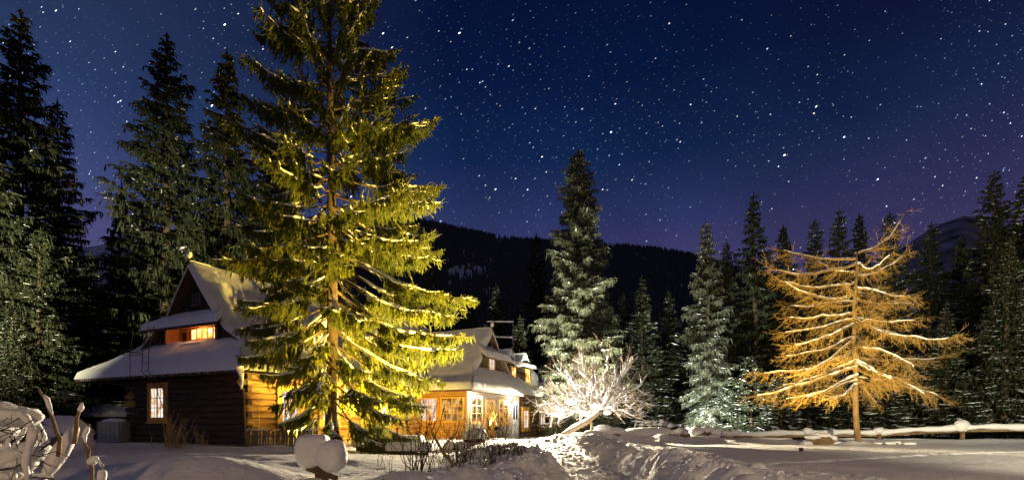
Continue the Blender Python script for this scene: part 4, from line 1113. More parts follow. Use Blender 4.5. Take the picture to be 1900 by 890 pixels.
def build_wing():
    o = HW(22.3, -3.81)
    r = thing('porch_wing', 'gabled porch wing with wooden entrance door between two bright wall lamps', 'house wing', (o[0], o[1], 0), AZ + PI / 2)
    W, L = 8.33, 8.5
    w1 = MB(); log_wall(w1, (0, W), (0, 0), -.55, 3.2, (-1, 0), .17, .015); w1.build('front_wall', WHITE_W, r, smooth=False)
    w2 = MB(); log_wall(w2, (3.81, W), (0, W), -.3, 3.2, (0, 1), .17, .015); w2.build('side_wall', PANEL_W, r)
    w3 = MB(); w3.box((.03, -.12, -.5), (8, .02, 3.2)); w3.build('far_wall', LOG_D, r)
    cp = MB(); cp.box((-.06, W - .12, -.5), (.08, W + .06, 3.2)); cp.build('corner_post', WHITE_W, r); cp = MB(); cp.box((-.06, -.06, -.5), (.1, .1, 3.2)); cp.build('corner_post', WHITE_W, r)
    gabled_house(r, W, L, 3.25, 4.72, 5.95, 7.85, 4.1, 2.95, 1.30, -1.0, 1.0, 1.0, balcony=False, snow_th=.42, xback=.5)
    tY = lambda t: 8.35 - t
    rt = (0, -1, 0); n = (-1, 0, 0)
    window(r, (.40, 4.1, 5.3), rt, n, .80, 1.05, GL_PINK, .12, 3, 2)
    window(r, (-.02, tY(1.12), 1.95), rt, n, 1.45, 1.65, GL_DIM, .14, 3, 2, arch=True, muntin=.06)
    window(r, (-.02, tY(5.45), 1.85), rt, n, 1.35, 1.7, GL_DIM, .14, 3, 2, arch=True, muntin=.06)
    # entrance door: arched glass upper part with a V of slats, panelled foot
    c = tY(3.25); d = MB()
    d.box((-.07, c - .78, -.15), (-.02, c - .62, 2.55)); d.box((-.07, c + .62, -.15), (-.02, c + .78, 2.55)); d.box((-.07, c - .78, 2.55), (-.02, c + .78, 2.72))
    d.box((-.055, c - .62, -.15), (-.025, c + .62, .85)); d.box((-.058, c - .62, .85), (-.02, c - .5, 2.55)); d.box((-.058, c + .5, .85), (-.02, c + .62, 2.55))
    for q in (.2, .45, .7): d.box((-.062, c - .5, q - .015), (-.056, c + .5, q + .0))
    do = d.build('door', ORANGE_W, r)
    g_ = MB(); g_.box((-.045, c - .5, .85), (-.03, c + .5, 2.55)); g_.build('door_glass', GL_DIM, do)
    v = MB()
    for sg in (-1, 1):
        v.bar((-.065, c, .9), (-.065, c + sg * .42, 2.3), .07, .03, (1, 0, 0)); v.bar((-.066, c, 1.3), (-.066, c + sg * .2, 2.45), .05, .03, (1, 0, 0))
    k = 10
    for i in range(k):
        a0 = PI * i / k; a1 = PI * (i + 1) / k; v.bar((-.066, c - .46 * math.cos(a0), 2.05 + .42 * math.sin(a0)), (-.066, c - .46 * math.cos(a1), 2.05 + .42 * math.sin(a1)), .07, .03, (1, 0, 0))
    v.build('door_slats', ORANGE_W, do)
    hd = MB(); hd.bar((-.10, c - .55, 1.05), (-.10, c - .55, 1.25), .03); hd.build('door_handle', METAL, do)
    # white side door at the right end
    c = tY(7.65); e = MB(); e.box((-.08, c - .55, -.3), (-.03, c + .55, 1.25)); e.box((-.08, c - .55, 2.5), (-.03, c + .55, 2.6)); e.box((-.08, c - .55, 1.25), (-.03, c - .47, 2.5)); e.box((-.08, c + .47, 1.25), (-.03, c + .55, 2.5)); e.box((-.08, c - .03, 1.25), (-.03, c + .03, 2.5))
    eo = e.build('door', mat('white_paint', (.72, .74, .76), .5, var=.1), r)
    e2 = MB(); e2.box((-.06, c - .47, 1.25), (-.04, c + .47, 2.5)); e2.build('door_glass', mat('blue_glass', (.03, .05, .09), .15), eo)
    # honey clad side: two wide windows
    window(r, (1.18, 8.35, 1.93), (-1, 0, 0), (0, 1, 0), 1.7, 1.55, GL_DIM, .10, 3, 4, muntin=.05)
    window(r, (3.12, 8.35, 1.93), (-1, 0, 0), (0, 1, 0), 1.25, 1.55, GL_PINK, .10, 3, 3, muntin=.05)
    # snow over the door step
    st = MB(); f = lambda s, t: np.stack([-1.3 + 1.2 * s, 4.2 + 2.0 * t, -.22 + .02 * s], -1); st.box((-1.2, 4.3, -.6), (-.08, 6.1, -.22)); st.build('door_step', STONE, r)
    q = MB(); snow_slab(q, f, 10, 14, .1, .15, seed=5); q.build('step_snow', SNOW, r, smooth=True)
    # wall lamps
    for t, z in ((.10, 2.72), (7.0, 2.60)):
        y = tY(t); a = MB(); a.box((-.10, y - .05, z - .05), (-.02, y + .05, z + .22)); a.bar((-.06, y, z + .16), (-.34, y, z + .20), .03); a.bar((-.34, y, z + .20), (-.34, y, z + .09), .035)
        wp = np.array(o[:2]) + d2 * -.34 * 1 + (-d1) * y
        # wing axes: local x = d2, local y = -d1
        wp = np.array(o[:2]) + d2 * (-.34) - d1 * y
        la = thing('wall_lamp', 'bright wall lamp at the corner left of the entrance' if t < 1 else 'bright wall lamp right of the arched porch window', 'wall lamp', (wp[0], wp[1], z), AZ + PI / 2, 'wall lamps of the porch')
        b = MB(); off = (-(-.34), -y, -z)
        for V in a.v: V += np.array([.34, -y, -z])
        a.build('bracket', METAL, la)
        gl = MB(); gl.blob((0, 0, 0), (.13, .13, .15), 1, 0); gl.build('globe', LIGHTG, la, smooth=True)
        lamp('POINT', 'wall_lamp_light', (wp[0] + (-d2[0]) * .16, wp[1] + (-d2[1]) * .16 - .05, z - .02), 330, (1.0, .84, .62), size=.12)
build_wing()

def build_rear():
    o = HW(22.34, -3.81)
    r = thing('rear_house', 'dark log rear house with two snowy dormers behind the porch lamp', 'log house', (o[0], o[1], 0), AZ)
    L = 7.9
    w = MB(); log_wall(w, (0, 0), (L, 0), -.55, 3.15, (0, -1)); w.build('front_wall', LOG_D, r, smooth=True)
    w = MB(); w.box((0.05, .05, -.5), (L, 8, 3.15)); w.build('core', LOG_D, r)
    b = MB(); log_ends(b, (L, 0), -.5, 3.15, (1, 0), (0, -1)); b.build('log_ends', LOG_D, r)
    prof = [(4.0, 7.3), (2.6, 6.0), (1.2, 4.6), (0.2, 3.85), (-1.0, 3.25)]
    pr = dense([(0, y, z) for y, z in prof], 40)
    def f(s, t):
        P = np.stack([np.interp(t * 39, np.arange(40), pr[:, i]) for i in range(3)], -1); P[..., 0] = -.8 + (L + 2.2) * s; return P
    bd = MB(); s, t = np.meshgrid(np.linspace(0, 1, 5), np.linspace(0, 1, 20), indexing='ij'); G = f(s, t); G2 = G.copy(); G2[..., 2] -= .13; G[..., 2] -= .01
    bd.grid(G); bd.grid(G2); bd.grid(np.stack([G[:, -1], G2[:, -1]], 1)); bd.grid(np.stack([G[-1], G2[-1]], 1)); do = bd.build('roof', FASCIA, r)
    sn = MB(); snow_slab(sn, f, 60, 50, .38, .3, (1, 1, 0, 1), seed=13)
    fb_ = lambda s, t: np.stack([-.8 + (L + 2.2) * s, 4.0 + 5 * t, 7.3 - 3.8 * t], -1); snow_slab(sn, fb_, 20, 20, .38, .3, (1, 1, 0, 1), seed=14)
    sn.build('roof_snow', SNOW_R, do, smooth=True)
    window(r, (1.25, -.06, 1.3), (1, 0, 0), (0, -1, 0), 1.0, 1.45, GL_WHITE, .28, 3, 3)
    window(r, (5.1, -.06, 1.3), (1, 0, 0), (0, -1, 0), 1.0, 1.45, GL_WHITE, .28, 3, 3)
    for X in (.55, 3.6):
        d = MB(); d.box((X - .85, .75, 4.0), (X + .85, 4.2, 5.85)); dd = d.build('dormer', BOARD_D, r)
        window(dd, (X, .75, 5.15), (1, 0, 0), (0, -1, 0), .75, 1.0, GL_ORANGE, .13, 2, 2)
        tri = MB(); tri.add([(X - .5, .95, 6.1), (X + .5, .95, 6.1), (X, .95, 7.0)], f3=[(0, 1, 2)]); tri.build('dormer_gable', BOARD_D, dd)
        s2 = MB()
        for sg in (-1, 1):
            ff = lambda s, t: np.stack([X + sg * (s * 1.15), .75 + 3.4 * t, 6.95 - 1.05 * s ** .8], -1); snow_slab(s2, ff, 16, 24, .32, .25, (0, 1, 1, 0), seed=41 + sg)
        fl = lambda s, t: np.stack([X - 1.1 + 2.2 * t, .95 - .75 * s, 6.05 - .22 * s], -1); snow_slab(s2, fl, 12, 24, .35, .22, (0, 1, 1, 1), seed=45)
        s2.build('dormer_snow', SNOW_R, dd, smooth=True)
    # lower shed beyond
    o2 = HW(31.6, -3.0); r2 = thing('lean_to', 'low brown shed past the end of the dark rear house', 'shed', (o2[0], o2[1], 0), AZ)
    w = MB(); 
    for i in range(16): w.box((i * .2, random.uniform(-.01, .01), -.5), (i * .2 + .19, 1.5, 2.6))
    w.build('wall', mat('shed_board', (.12, .08, .05), .9, var=.4), r2)
    q = MB(); ff = lambda s, t: np.stack([-.3 + 3.8 * s, -.6 + 3 * t, 2.62 + .5 * t], -1); snow_slab(q, ff, 16, 16, .35, .3, seed=17); q.build('roof_snow', SNOW_R, r2, smooth=True)
    # snow lined metal frame above the roofs
    fx, fy, fz = at(952, 627, 43); r3 = thing('metal_frame', 'thin rectangular metal frame lined with snow, above the roofs', 'metal frame', (fx, fy, fz))
    m = MB(); px = 43 / F
    m.bar((0, 0, -2.6), (0, 0, 29 * px), .06); m.bar((0, 0, 29 * px), (-50 * px, .4, 31 * px), .06); m.bar((0, 0, 0), (-40 * px, .4, 3 * px), .06); m.bar((-44 * px, .35, -2), (-46 * px, .38, 3 * px), .05)
    m.build('bars', METAL, r3)
    s_ = MB(); k = np.linspace(0, 1, 14)
    for (a, b) in (((0, 0, 29 * px), (-50 * px, .4, 31 * px)), ((0, 0, 0), (-40 * px, .4, 3 * px))):
        Pq = np.array(a) + (np.array(b) - np.array(a)) * k[:, None]; Pq[:, 2] += .08; s_.tubes([Pq], (.085 + .025 * np.sin(k * 17))[None], 6, .8)
    s_.build('bar_snow', SNOW, r3, smooth=True)
build_rear()

# ------------------------------------------------------------------ smaller things
def place(u, D, dz=0.): x, y, _ = gp(u, D); return x, y, gz(x, y) + dz

def build_ladder():
    # iron ladder with two hoops up the gable
    o = HW(-.35, 5.6); r = thing('roof_ladder', 'thin iron ladder with hoops climbing from the dark wall to the lit balcony', 'ladder', (o[0], o[1], 0), AZ)
    a = MB(); 
    def rail(y): return [(-.05, y, .9), (-.75, y, 2.9), (-1.35, y, 3.5), (-1.3, y, 4.6), (-1.05, y, 5.75)]
    m = MB(); m.tubes([rail(-.45), rail(-.95)], np.full((2, 5), .018), 5); m.build('side_rail', METAL, r)
    for k in range(14):
        m = MB(); t = .4 + k * .26; P = dense(rail(0), 60); p = P[min(59, int(k * 4.4))]
        m.bar((p[0], -.45, p[2]), (p[0], -.95, p[2]), .016); m.build('rung', METAL, r)
    m = MB()
    for z in (4.35, 4.5):
        k = np.linspace(0, 2 * PI, 17); m.tubes([np.stack([-1.5 + .35 * np.sin(k) - .15, .0 + .62 * np.cos(k) - .15, np.full(17, z)], -1)], np.full((1, 17), .016), 4)
    m.tubes([[(-1.4, .42, 3.3), (-1.4, .42, 4.4), (-1.25, .42, 5.7)]], np.full((1, 3), .018), 5); m.build('safety_hoop', METAL, r)
build_ladder()

def build_tank():
    x, y, z = place(213, 27.3, -.05)
    r = thing('water_tank', 'white caged water tank with a snow top at the left corner of the log house', 'tank', (x, y, z), .1)
    m = MB(); m.box((-.5, -.5, .1), (.5, .5, 1.12)); m.build('tank_body', PLASTIC_W, r)
    m = MB()
    for i in range(6):
        q = -.53 + i * 1.06 / 5
        for (a, b) in (((q, -.53), (q, -.53)), ((q, .53), (q, .53)), ((-.53, q), (-.53, q)), ((.53, q), (.53, q))): m.bar((*a, .05), (*b, 1.15), .025)
    for i in range(6):
        h = .08 + i * .213; m.bar((-.54, -.54, h), (.54, -.54, h), .025); m.bar((-.54, .54, h), (.54, .54, h), .025); m.bar((-.54, -.54, h), (-.54, .54, h), .025); m.bar((.54, -.54, h), (.54, .54, h), .025)
    m.build('cage', METAL_L, r)
    m = MB(); m.box((-.55, -.5, -.05), (.55, .5, .05)); m.build('pallet', WOODR, r)
    m = MB(); m.blob((0, 0, 1.14), (.55, .55, .2), 3, .1, flatbot=.02); m.build('snow_cap', SNOW, r, smooth=True)
    # yellow parasol folded under the eave
    x, y, z = place(245, 27.9)
    r = thing('parasol', 'ragged yellow parasol on a pole beside the white tank', 'parasol', (x, y, z))
    m = MB(); m.bar((0, 0, 0), (0, 0, 2.5), .05); m.build('pole', METAL_L, r)
    for k, (zz, w) in enumerate(((2.0, .50), (2.45, .34))):
        m = MB(); n = 10; V = [(0, 0, zz + .42)]; ring = [(w * math.cos(i * 2 * PI / n), w * math.sin(i * 2 * PI / n), zz + .05 * math.sin(i * 3)) for i in range(n)]
        ring2 = [(a * .98, b * .98, c - .10) for a, b, c in ring]
        m.add(V + ring + ring2, f3=[(0, 1 + i, 1 + (i + 1) % n) for i in range(n)], f4=[(1 + i, 11 + i, 11 + (i + 1) % n, 1 + (i + 1) % n) for i in range(n)])
        m.build('canopy', YELLOW_C, r)
    # dark hut behind
    x, y, z = place(190, 34)
    r = thing('garden_shed', 'small dark shed under a snow roof far behind the white tank', 'shed', (x, y, z), .15)
    m = MB(); m.box((-2.0, 0, -.2), (2.6, 2.5, 1.5)); m.build('wall', BOARD_D, r)
    q = MB()
    for sg in (0, 1):
        f = (lambda s, t: np.stack([-2.3 + 5.2 * s, 1.25 - 1.7 * t, 2.1 - .65 * t], -1)) if sg == 0 else (lambda s, t: np.stack([-2.3 + 5.2 * s, 1.25 + 1.7 * t, 2.1 - .65 * t], -1))
        snow_slab(q, f, 20, 12, .25, .2, (1, 1, 0, 1), seed=3)
    q.build('roof_snow', SNOW_R, r, smooth=True)
    w = MB(); w.box((.15, -.04, .55), (.5, -.01, 1.15)); w.build('window', mat('cold_lit_pane', (.1, .2, .3), .3, emit=((.45, .75, 1.0), .35)), r)
build_tank()

def build_picket():
    a = np.array(HW(-.3, -1.0)[:2]); b = np.array(gp(588, 22.2)[:2]); a = np.array(gp(458, 22.4)[:2])
    z0 = -.1; n = 27
    r = thing('picket_fence', 'low green-brown picket fence with snow tipped pales, in front of the log house corner', 'fence', (a[0], a[1], z0))
    s_ = MB(); d = (b - a)
    for i in range(n):
        if i == 9: continue
        p = d * i / (n - 1); h = .78 + random.uniform(-.03, .03); le = random.uniform(-.03, .03)
        zb = gz(a[0] + p[0], a[1] + p[1]) - z0 - .1
        m = MB(); m.add([(p[0] - .045, p[1], zb), (p[0] + .045, p[1], zb), (p[0] + .045 + le, p[1], h), (p[0] + le, p[1], h + .07), (p[0] - .045 + le, p[1], h), (p[0] - .045, p[1] + .03, zb), (p[0] + .045, p[1] + .03, zb), (p[0] + .045 + le, p[1] + .03, h), (p[0] + le, p[1] + .03, h + .07), (p[0] - .045 + le, p[1] + .03, h)],
              f4=[(0, 1, 2, 4), (5, 9, 7, 6), (0, 4, 9, 5), (1, 6, 7, 2)], f3=[(4, 2, 3), (9, 8, 7)])
        pb = m.build('picket', FENCEW, r); s_ = MB()
        s_.blob((p[0] + le, p[1] + .015, h + .08), (.05, .04, .035), i, .1, 8, 6); s_.build('snow_tip', SNOW, pb, smooth=True)
    for z in (.18, .58): m = MB(); m.bar((0, .055, z), (d[0], d[1] + .055, z), .04, .07); m.build('rail', FENCEW, r)
build_picket()

def build_rail_fence():
    pts = [(1190, 33.5), (1262, 33), (1364, 32.4), (1497, 31.6), (1629, 30.8), (1783, 29.6), (1960, 28.0), (2160, 26.5)]
    tops = [800, 800, 803, 800, 799, 790, 788, 788]
    x0, y0, _ = gp(*pts[0]); z0 = -.3
    r = thing('rail_fence', 'long low two rail fence under thick snow, behind the larch', 'fence', (x0, y0, z0))
    W = []
    for (u, D), v in zip(pts, tops): x, y, z = at(u, v, D); W.append((x - x0, y - y0, z - z0))
    W = np.array(W)
    for i in range(len(W) - 1):
        a, b = W[i], W[i + 1]; m = MB()
        ta, tb = a - (0, 0, .26), b - (0, 0, .26)
        m.bar(ta, tb, .12, .14); ra = m.build('rail', WOODR, r); m = MB(); la, lb = a * (1, 1, 0) + (0, 0, .12), b * (1, 1, 0) + (0, 0, .14); m.bar(la, lb, .10, .12)
        rb = m.build('rail', WOODR, r)
        s_ = MB(); k = np.linspace(0, 1, 26)[:, None]
        P = ta + (tb - ta) * k; P[:, 2] += .20 + .03 * np.sin(k[:, 0] * 9 + i); wv = .17 + .03 * np.sin(k[:, 0] * 7 + i * 2) + .02 * np.sin(k[:, 0] * 23)
        wv[[0, -1]] *= .8
        s_.tubes([P], wv[None], 10, .95); s_.build('rail_snow', SNOW, ra, smooth=True); s_ = MB()
        c0, c1 = (.0, .8) if i % 3 else (.25, 1.0)
        kk = c0 + (c1 - c0) * k; P = la + (lb - la) * kk; P[:, 2] += .16; s_.tubes([P], (.13 * np.sin(np.clip(k[:, 0], .03, .97) * PI) ** .25 * (1 + .1 * np.sin(k[:, 0] * 15)))[None], 8, .9)
        s_.build('rail_snow', SNOW, rb, smooth=True)
    for i, p in enumerate(W):
        m = MB(); m.bar((p[0], p[1] - .1, -.25), (p[0], p[1] - .1, p[2] - .12), .16); m.bar((p[0] - .3, p[1] - .16, .15), (p[0] + .1, p[1] - .14, p[2] - .25), .07)
        po = m.build('post', WOODR, r)
        b = MB(); e = 1.5 if i == 5 else 1.0; b.blob((p[0], p[1] - .06, p[2] + .02), (.30 * e, .24, .22 * e), i, .12); b.build('snow_cap', SNOW, po, smooth=True)
build_rail_fence()

def snow_heap(u, D, label, blobs, stones=None, name='snowy_boulder', cat='boulder', under=None, group=None, seed=0):
    x, y, z = place(u, D)
    r = thing(name, label, cat, (x, y, z), 0, group)
    m = MB()
    for i, (dx, dy, dz, rx, ry, rz_) in enumerate(stones or [(0, 0, .1, blobs[0][3] * .9, blobs[0][4] * .9, blobs[0][5] * .8)]):
        m.blob((dx, dy, dz), (rx, ry, rz_), seed + i, .2, 12, 8)
    m.build('rock', under or ROCKM, r, smooth=True)
    m = MB()
    for i, (dx, dy, dz, rx, ry, rz_) in enumerate(blobs): m.blob((dx, dy, dz), (rx, ry, rz_), seed + i + 3, .14, 22, 14)
    m.build('snow_cover', SNOW, r, smooth=True)
    return r
snow_heap(1198, 31.5, 'big smooth snow covered block at the left end of the rail fence', [(0, 0, .35, 1.5, .8, .38), (-1.0, -.2, .25, .8, .7, .3), (.9, -.1, .3, .75, .5, .42)], [(.9, .0, .15, .8, .6, .4)], seed=3)
snow_heap(1310, 31.0, 'lumpy pile of snowed stones leaning on the rail fence', [(-.6, 0, .5, .42, .4, .30), (.05, .1, .62, .40, .4, .22), (.6, 0, .45, .38, .35, .36), (-.3, -.3, .1, .5, .35, .18), (.35, -.35, .15, .35, .3, .2), (-.9, -.3, .0, .4, .3, .16)], [(-.4, .1, .25, .5, .4, .4), (.4, .1, .25, .5, .4, .42), (0, -.1, .1, .6, .3, .3)], seed=10)
snow_heap(1520, 27.5, 'heap of snowy split wood left of the larch trunk', [(-.35, 0, .36, .42, .35, .15), (.25, .05, .46, .40, .3, .15), (.65, 0, .28, .30, .3, .22), (-.75, -.1, .05, .3, .3, .15), (.0, .15, .5, .25, .2, .14), (.9, -.1, .05, .3, .25, .12)], [(0, .0, .12, .75, .35, .28), (.4, -.05, .2, .45, .3, .22)], name='wood_heap', cat='wood heap', under=WOODR, seed=22)
snow_heap(1620, 26.6, 'small clods of snow scattered right of the larch foot', [(.9, 0, .03, .3, .2, .09), (1.35, .2, .04, .25, .2, .1), (1.8, -.1, .02, .35, .2, .08), (.4, .2, .02, .2, .2, .06)], [(1.2, 0, .0, .1, .1, .05)], name='snow_clods', cat='snow clods', seed=31)
snow_heap(1072, 34.6, 'rounded snowed stone behind the crab tree trunk', [(0, 0, .3, .8, .6, .34)], seed=41)
snow_heap(1103, 30.6, 'flat snow cushion in front of the crab tree, left one', [(0, 0, .12, .7, .5, .24)], seed=43)
snow_heap(1140, 30.9, 'snow cushion right of the crab tree foot', [(0, 0, .2, .70, .5, .28), (-.6, .4, .3, .6, .5, .28)], seed=47)
snow_heap(120, 20.5, 'big snowed boulder at the far left in front of the trees', [(0, 0, .75, 1.05, .8, .62), (-.45, .2, .5, .9, .8, .8), (.6, 0, .30, .5, .6, .42)], [(0, 0, .5, 1.0, .8, .6)], seed=51)
snow_heap(880, 30.5, 'rounded snow covered bush left of the porch windows', [(0, 0, .35, .75, .6, .48)], name='snowy_bush', cat='bush', under=TWIG_D, seed=60)
snow_heap(845, 27.5, 'twin snow capped stones right of the picnic benches', [(-.28, 0, .18, .32, .3, .28), (.28, 0, .15, .34, .3, .30)], seed=62)

def build_hedge():
    x, y, z = place(1210, 39); r = thing('snowy_hedge', 'bluish snowed hedge low behind the fence, left of the bare trunked spruce', 'hedge', (x, y, z))
    g = np.random.default_rng(8); m = MB(); s_ = MB()
    for i in range(46):
        dx = g.uniform(-1.8, 2.6); h = .95 + .35 * math.sin(dx + 1) + g.uniform(-.25, .15); s_.blob((dx, g.uniform(-.5, .5), h), (.2 * g.uniform(.6, 1.4), .2, .13), i, .25, 10, 7)
    for i in range(9): m.blob((-1.6 + i * .5, 0, .45), (.42, .5, .55), i, .3, 10, 8)
    m.build('twigs', NEEDLE_D, r); s_.build('snow_tufts', SNOW, r, smooth=True)
build_hedge()

def shrub(u, D, label, n=24, h=1.0, spread=.5, m_=None, r0=.006, seed=1, group='bare shrubs poking out of the snowbanks', sub=3, arch=.2, name='bare_shrub', trunk=False, droop=0):
    x, y, z = place(u, D, -.05); g = np.random.default_rng(seed)
    K = 7; q = np.linspace(0, 1, K)
    az = g.uniform(0, 2 * PI, n); l = h * g.uniform(.45, 1.1, n); sp = spread * g.uniform(.1, 1, n)
    base = np.stack([g.normal(0, spread * .28, n), g.normal(0, spread * .2, n), np.zeros(n)], -1)
    P = base[:, None] + np.stack([np.cos(az)[:, None] * sp[:, None] * q ** (1.2), np.sin(az)[:, None] * sp[:, None] * q ** 1.2, l[:, None] * (q - droop * q ** 3)], -1)
    P[:, 1:] += (g.normal(0, .022 * h, (n, K - 1, 3))).cumsum(1)
    m = MB(); m.tubes(P, (r0 * g.uniform(.7, 1.5, n))[:, None] * (1.2 - .8 * q), 4)
    bi = np.repeat(np.arange(n), sub); i0 = g.integers(2, K - 1, len(bi)); A = P[bi, i0]
    d = g.normal(0, 1, (len(bi), 3)); d[:, 2] = np.abs(d[:, 2]) + .6; d /= np.linalg.norm(d, axis=1, keepdims=True)
    ll = h * g.uniform(.10, .38, len(bi)); q2 = np.linspace(0, 1, 4)
    S = A[:, None] + d[:, None] * (ll[:, None] * q2)[..., None]; S[:, 1:] += g.normal(0, .012, (len(bi), 3, 3))
    m.tubes(S, r0 * .6 * (1.1 - .7 * q2)[None] * np.ones((len(bi), 1)), 3)
    o = m.build(name, m_ or TWIG_D, None); o.location = (x, y, z); tag(o, label, 'shrub', group)
    return o
SHR = [(722, 10.5, 'lone thin black stem at the left end of the shrubs', 3, .95, .12, .007), (780, 10.2, 'bare shrub with a thick leaning stem, first big one from the left', 16, 1.15, .55, .010), (838, 10.6, 'sparse bare shrub between the two stoutest ones at left', 20, .9, .5, .006),
       (868, 12.2, 'upright bare shrub just left of the middle of the dark snowbank', 24, .85, .55, .006), (905, 11.2, 'dense bare shrub in the middle of the dark snowbank', 32, .85, .6, .006), (935, 13.2, 'bare shrub in front of the entrance door', 34, .95, .6, .006),
       (958, 15.0, 'bare shrub in front of the white side door', 34, .9, .7, .006), (985, 16.4, 'rightmost bare shrub on the crest by the path', 26, .75, .7, .006), (885, 16.0, 'bare shrub further back in front of the honey clad windows', 30, .95, .8, .006), (925, 18.0, 'bare shrub nearest the porch lamps', 34, 1.0, .9, .006), (815, 14.2, 'wiry bare shrub in front of the snowed benches', 20, .95, .6, .006), (700, 12.6, 'single bent twig right of the two snow capped posts', 2, .7, .15, .006)]
for i, (u, D, lb, n, h, sp, r0) in enumerate(SHR): shrub(u, D, lb, int(n * 1.15), h * 1.3, sp * 1.15, r0=r0 * .8, seed=20 + i, sub=4)
# leaning grey stem inside the first shrub
def stem():
    a = np.array(place(858, 10.4, -.1)); m = MB(); b = np.array(at(822, 838, 10.4)); c = np.array(at(800, 800, 10.5)); d = np.array(at(812, 775, 10.6))
    m.tubes([np.array([a, (a + b) / 2 + .02, b, c, d]) - a], np.array([[.045, .04, .03, .02, .008]]), 7)
    m.tubes([np.array([b, b + (.02, 0, .12), at(848, 800, 10.4), at(856, 770, 10.4)]) - a], np.array([[.025, .02, .015, .006]]), 5)
    o = m.build('broken_sapling', mat('grey_stem', (.20, .15, .11), .9), None, smooth=True); o.location = a; tag(o, 'leaning grey sapling stem among the bare shrubs', 'sapling')
stem()
shrub(325, 21.3, 'clump of tall dry golden stalks below the gable window', 34, 1.5, .95, GRASSY, .012, 77, group='dry stalks by the log house', sub=1, name='dry_stalks')
shrub(372, 21.8, 'thinner spray of dry stalks right of the golden clump', 16, .9, .8, GRASSY, .008, 78, group='dry stalks by the log house', sub=1, name='dry_stalks')
for (u, w, sd) in ((1290, 1, 1), (1345, -1, 2)):
    o = shrub(u, 36, 'arched snowed stems ' + ('left' if w > 0 else 'right') + ' of the bare spruce trunk behind the fence', 12, 1.2, 1.2, SNOW_T, .03, 90 + sd, group='arched stems behind the fence', sub=0, name='bent_stems', droop=.35)

def build_posts():
    # broken gate: two posts under great mushrooms of snow and slanting boards
    D = 9.2
    def P(u, v, d=0.): return np.array(at(u, v, D + d))
    for (nm, lb, u, v, rx, rz_, d, ub) in (('gate_post', 'gate post under a boxy cap of snow, left of the pair in the foreground', 582, 835, .27, .30, .35, 592), ('gate_post', 'gate post under a round ball of snow, right of the pair in the foreground', 617, 845, .26, .27, 0, 604)):
        c = P(u, v, d); x, y = P(ub, 860, d)[:2]; g0 = gz(x, y)
        r = thing(nm, lb, 'gate post', (x, y, g0 - .1), 0, 'snow capped gate posts')
        o = np.array([x, y, g0 - .1]); m = MB(); m.bar((0, 0, 0), tuple(np.array([x, y, c[2] - .02]) - o), .09, .12); m.bar(tuple(np.array([x + .10, y - .03, c[2] - .22]) - o), tuple(np.array([x + .02, y, c[2] - .4]) - o), .05); m.build('post', FASCIA, r)
        b = MB(); b.blob(tuple(c - o), (rx, .26, rz_), 7 if u > 600 else 3, .11, 32, 20, fr=1.3, sq=.82 if u > 600 else .5); b.build('snow_cap', SNOW, r, smooth=True)
    a = P(556, 845, .4); b = P(612, 878, 0)
    r = thing('gate_rail', 'slanting dark boards between the two snow capped posts', 'gate board', tuple(b))
    m = MB(); m.bar(tuple(a - b), (0, 0, 0), .05, .13); m.bar(tuple(P(570, 868, .3) - b), tuple(P(625, 886, -.1) - b), .05, .09); m.build('board', FASCIA, r)
    s_ = MB(); k = np.linspace(0, 1, 9)[:, None]; s_.tubes([(a - b) * (1 - k) + (0, 0, .10)], np.full((1, 9), .05), 7, .8); s_.build('board_snow', SNOW, r, smooth=True)
build_posts()

def build_bench():
    # snowed picnic table and benches
    def item(u0, u1, vtop, D, hs, label, depth=.5, table=False, name='bench', lumps=3):
        xa = (u0 - 950) / F * D; xb = (u1 - 950) / F * D; g0 = gz((xa + xb) / 2, D); top = CAMZ + (780 - vtop) / F * D
        r = thing(name, label, 'table' if table else 'bench', (xa, D, g0 - .05)); L = xb - xa; zs = top - hs - g0 + .05
        m = MB(); m.box((0, 0, zs - .07), (L, depth, zs)); m.build('tabletop' if table else 'seat', FASCIA, r)
        for x in (.12, L - .24):
            m = MB(); m.box((x, .05, 0), (x + .12, depth - .05, zs - .07)); m.build('leg', FASCIA, r)
        m = MB(); m.box((.24, depth * .4, .02), (L - .24, depth * .4 + .05, zs - .10)); m.build('apron', FASCIA, r)
        s_ = MB()
        f = lambda s, t: np.stack([-.10 + (L + .2) * s, -.08 + (depth + .16) * t, zs + .004 + 0 * s], -1)
        snow_slab(s_, f, 60, 16, hs, hs * .62, (1, 1, 1, 1), amp=.05, seed=D, tmin=.05, drop=.02)
        s_.build('snow_cushion', SNOW, r, smooth=True)
    item(693, 780, 808, 24.4, .34, 'picnic table under a long thick pillow of snow', .8, True, 'picnic_table')
    item(718, 799, 820, 22.9, .36, 'bench in front of the snowed picnic table', .4)
    item(680, 770, 808.5, 26.0, .34, 'bench on the far side of the snowed picnic table', .4)
    item(656, 690, 815, 24.6, .30, 'short bench left of the snowed picnic table, with low snow', .5)
    x, y, z = place(683, 23.9); z = CAMZ + (780 - 826) / F * 23.9
    r = thing('junction_box', 'small black box with a pale label on the end of the snowed table', 'box', (x, y, z)); m = MB(); m.box((-.12, -.05, -.09), (.35, .1, .09)); m.build('case', METAL, r)
    m = MB(); m.box((-.05, -.056, -.045), (.06, -.051, .045)); m.build('label_plate', PLASTIC_W, r)
build_bench()

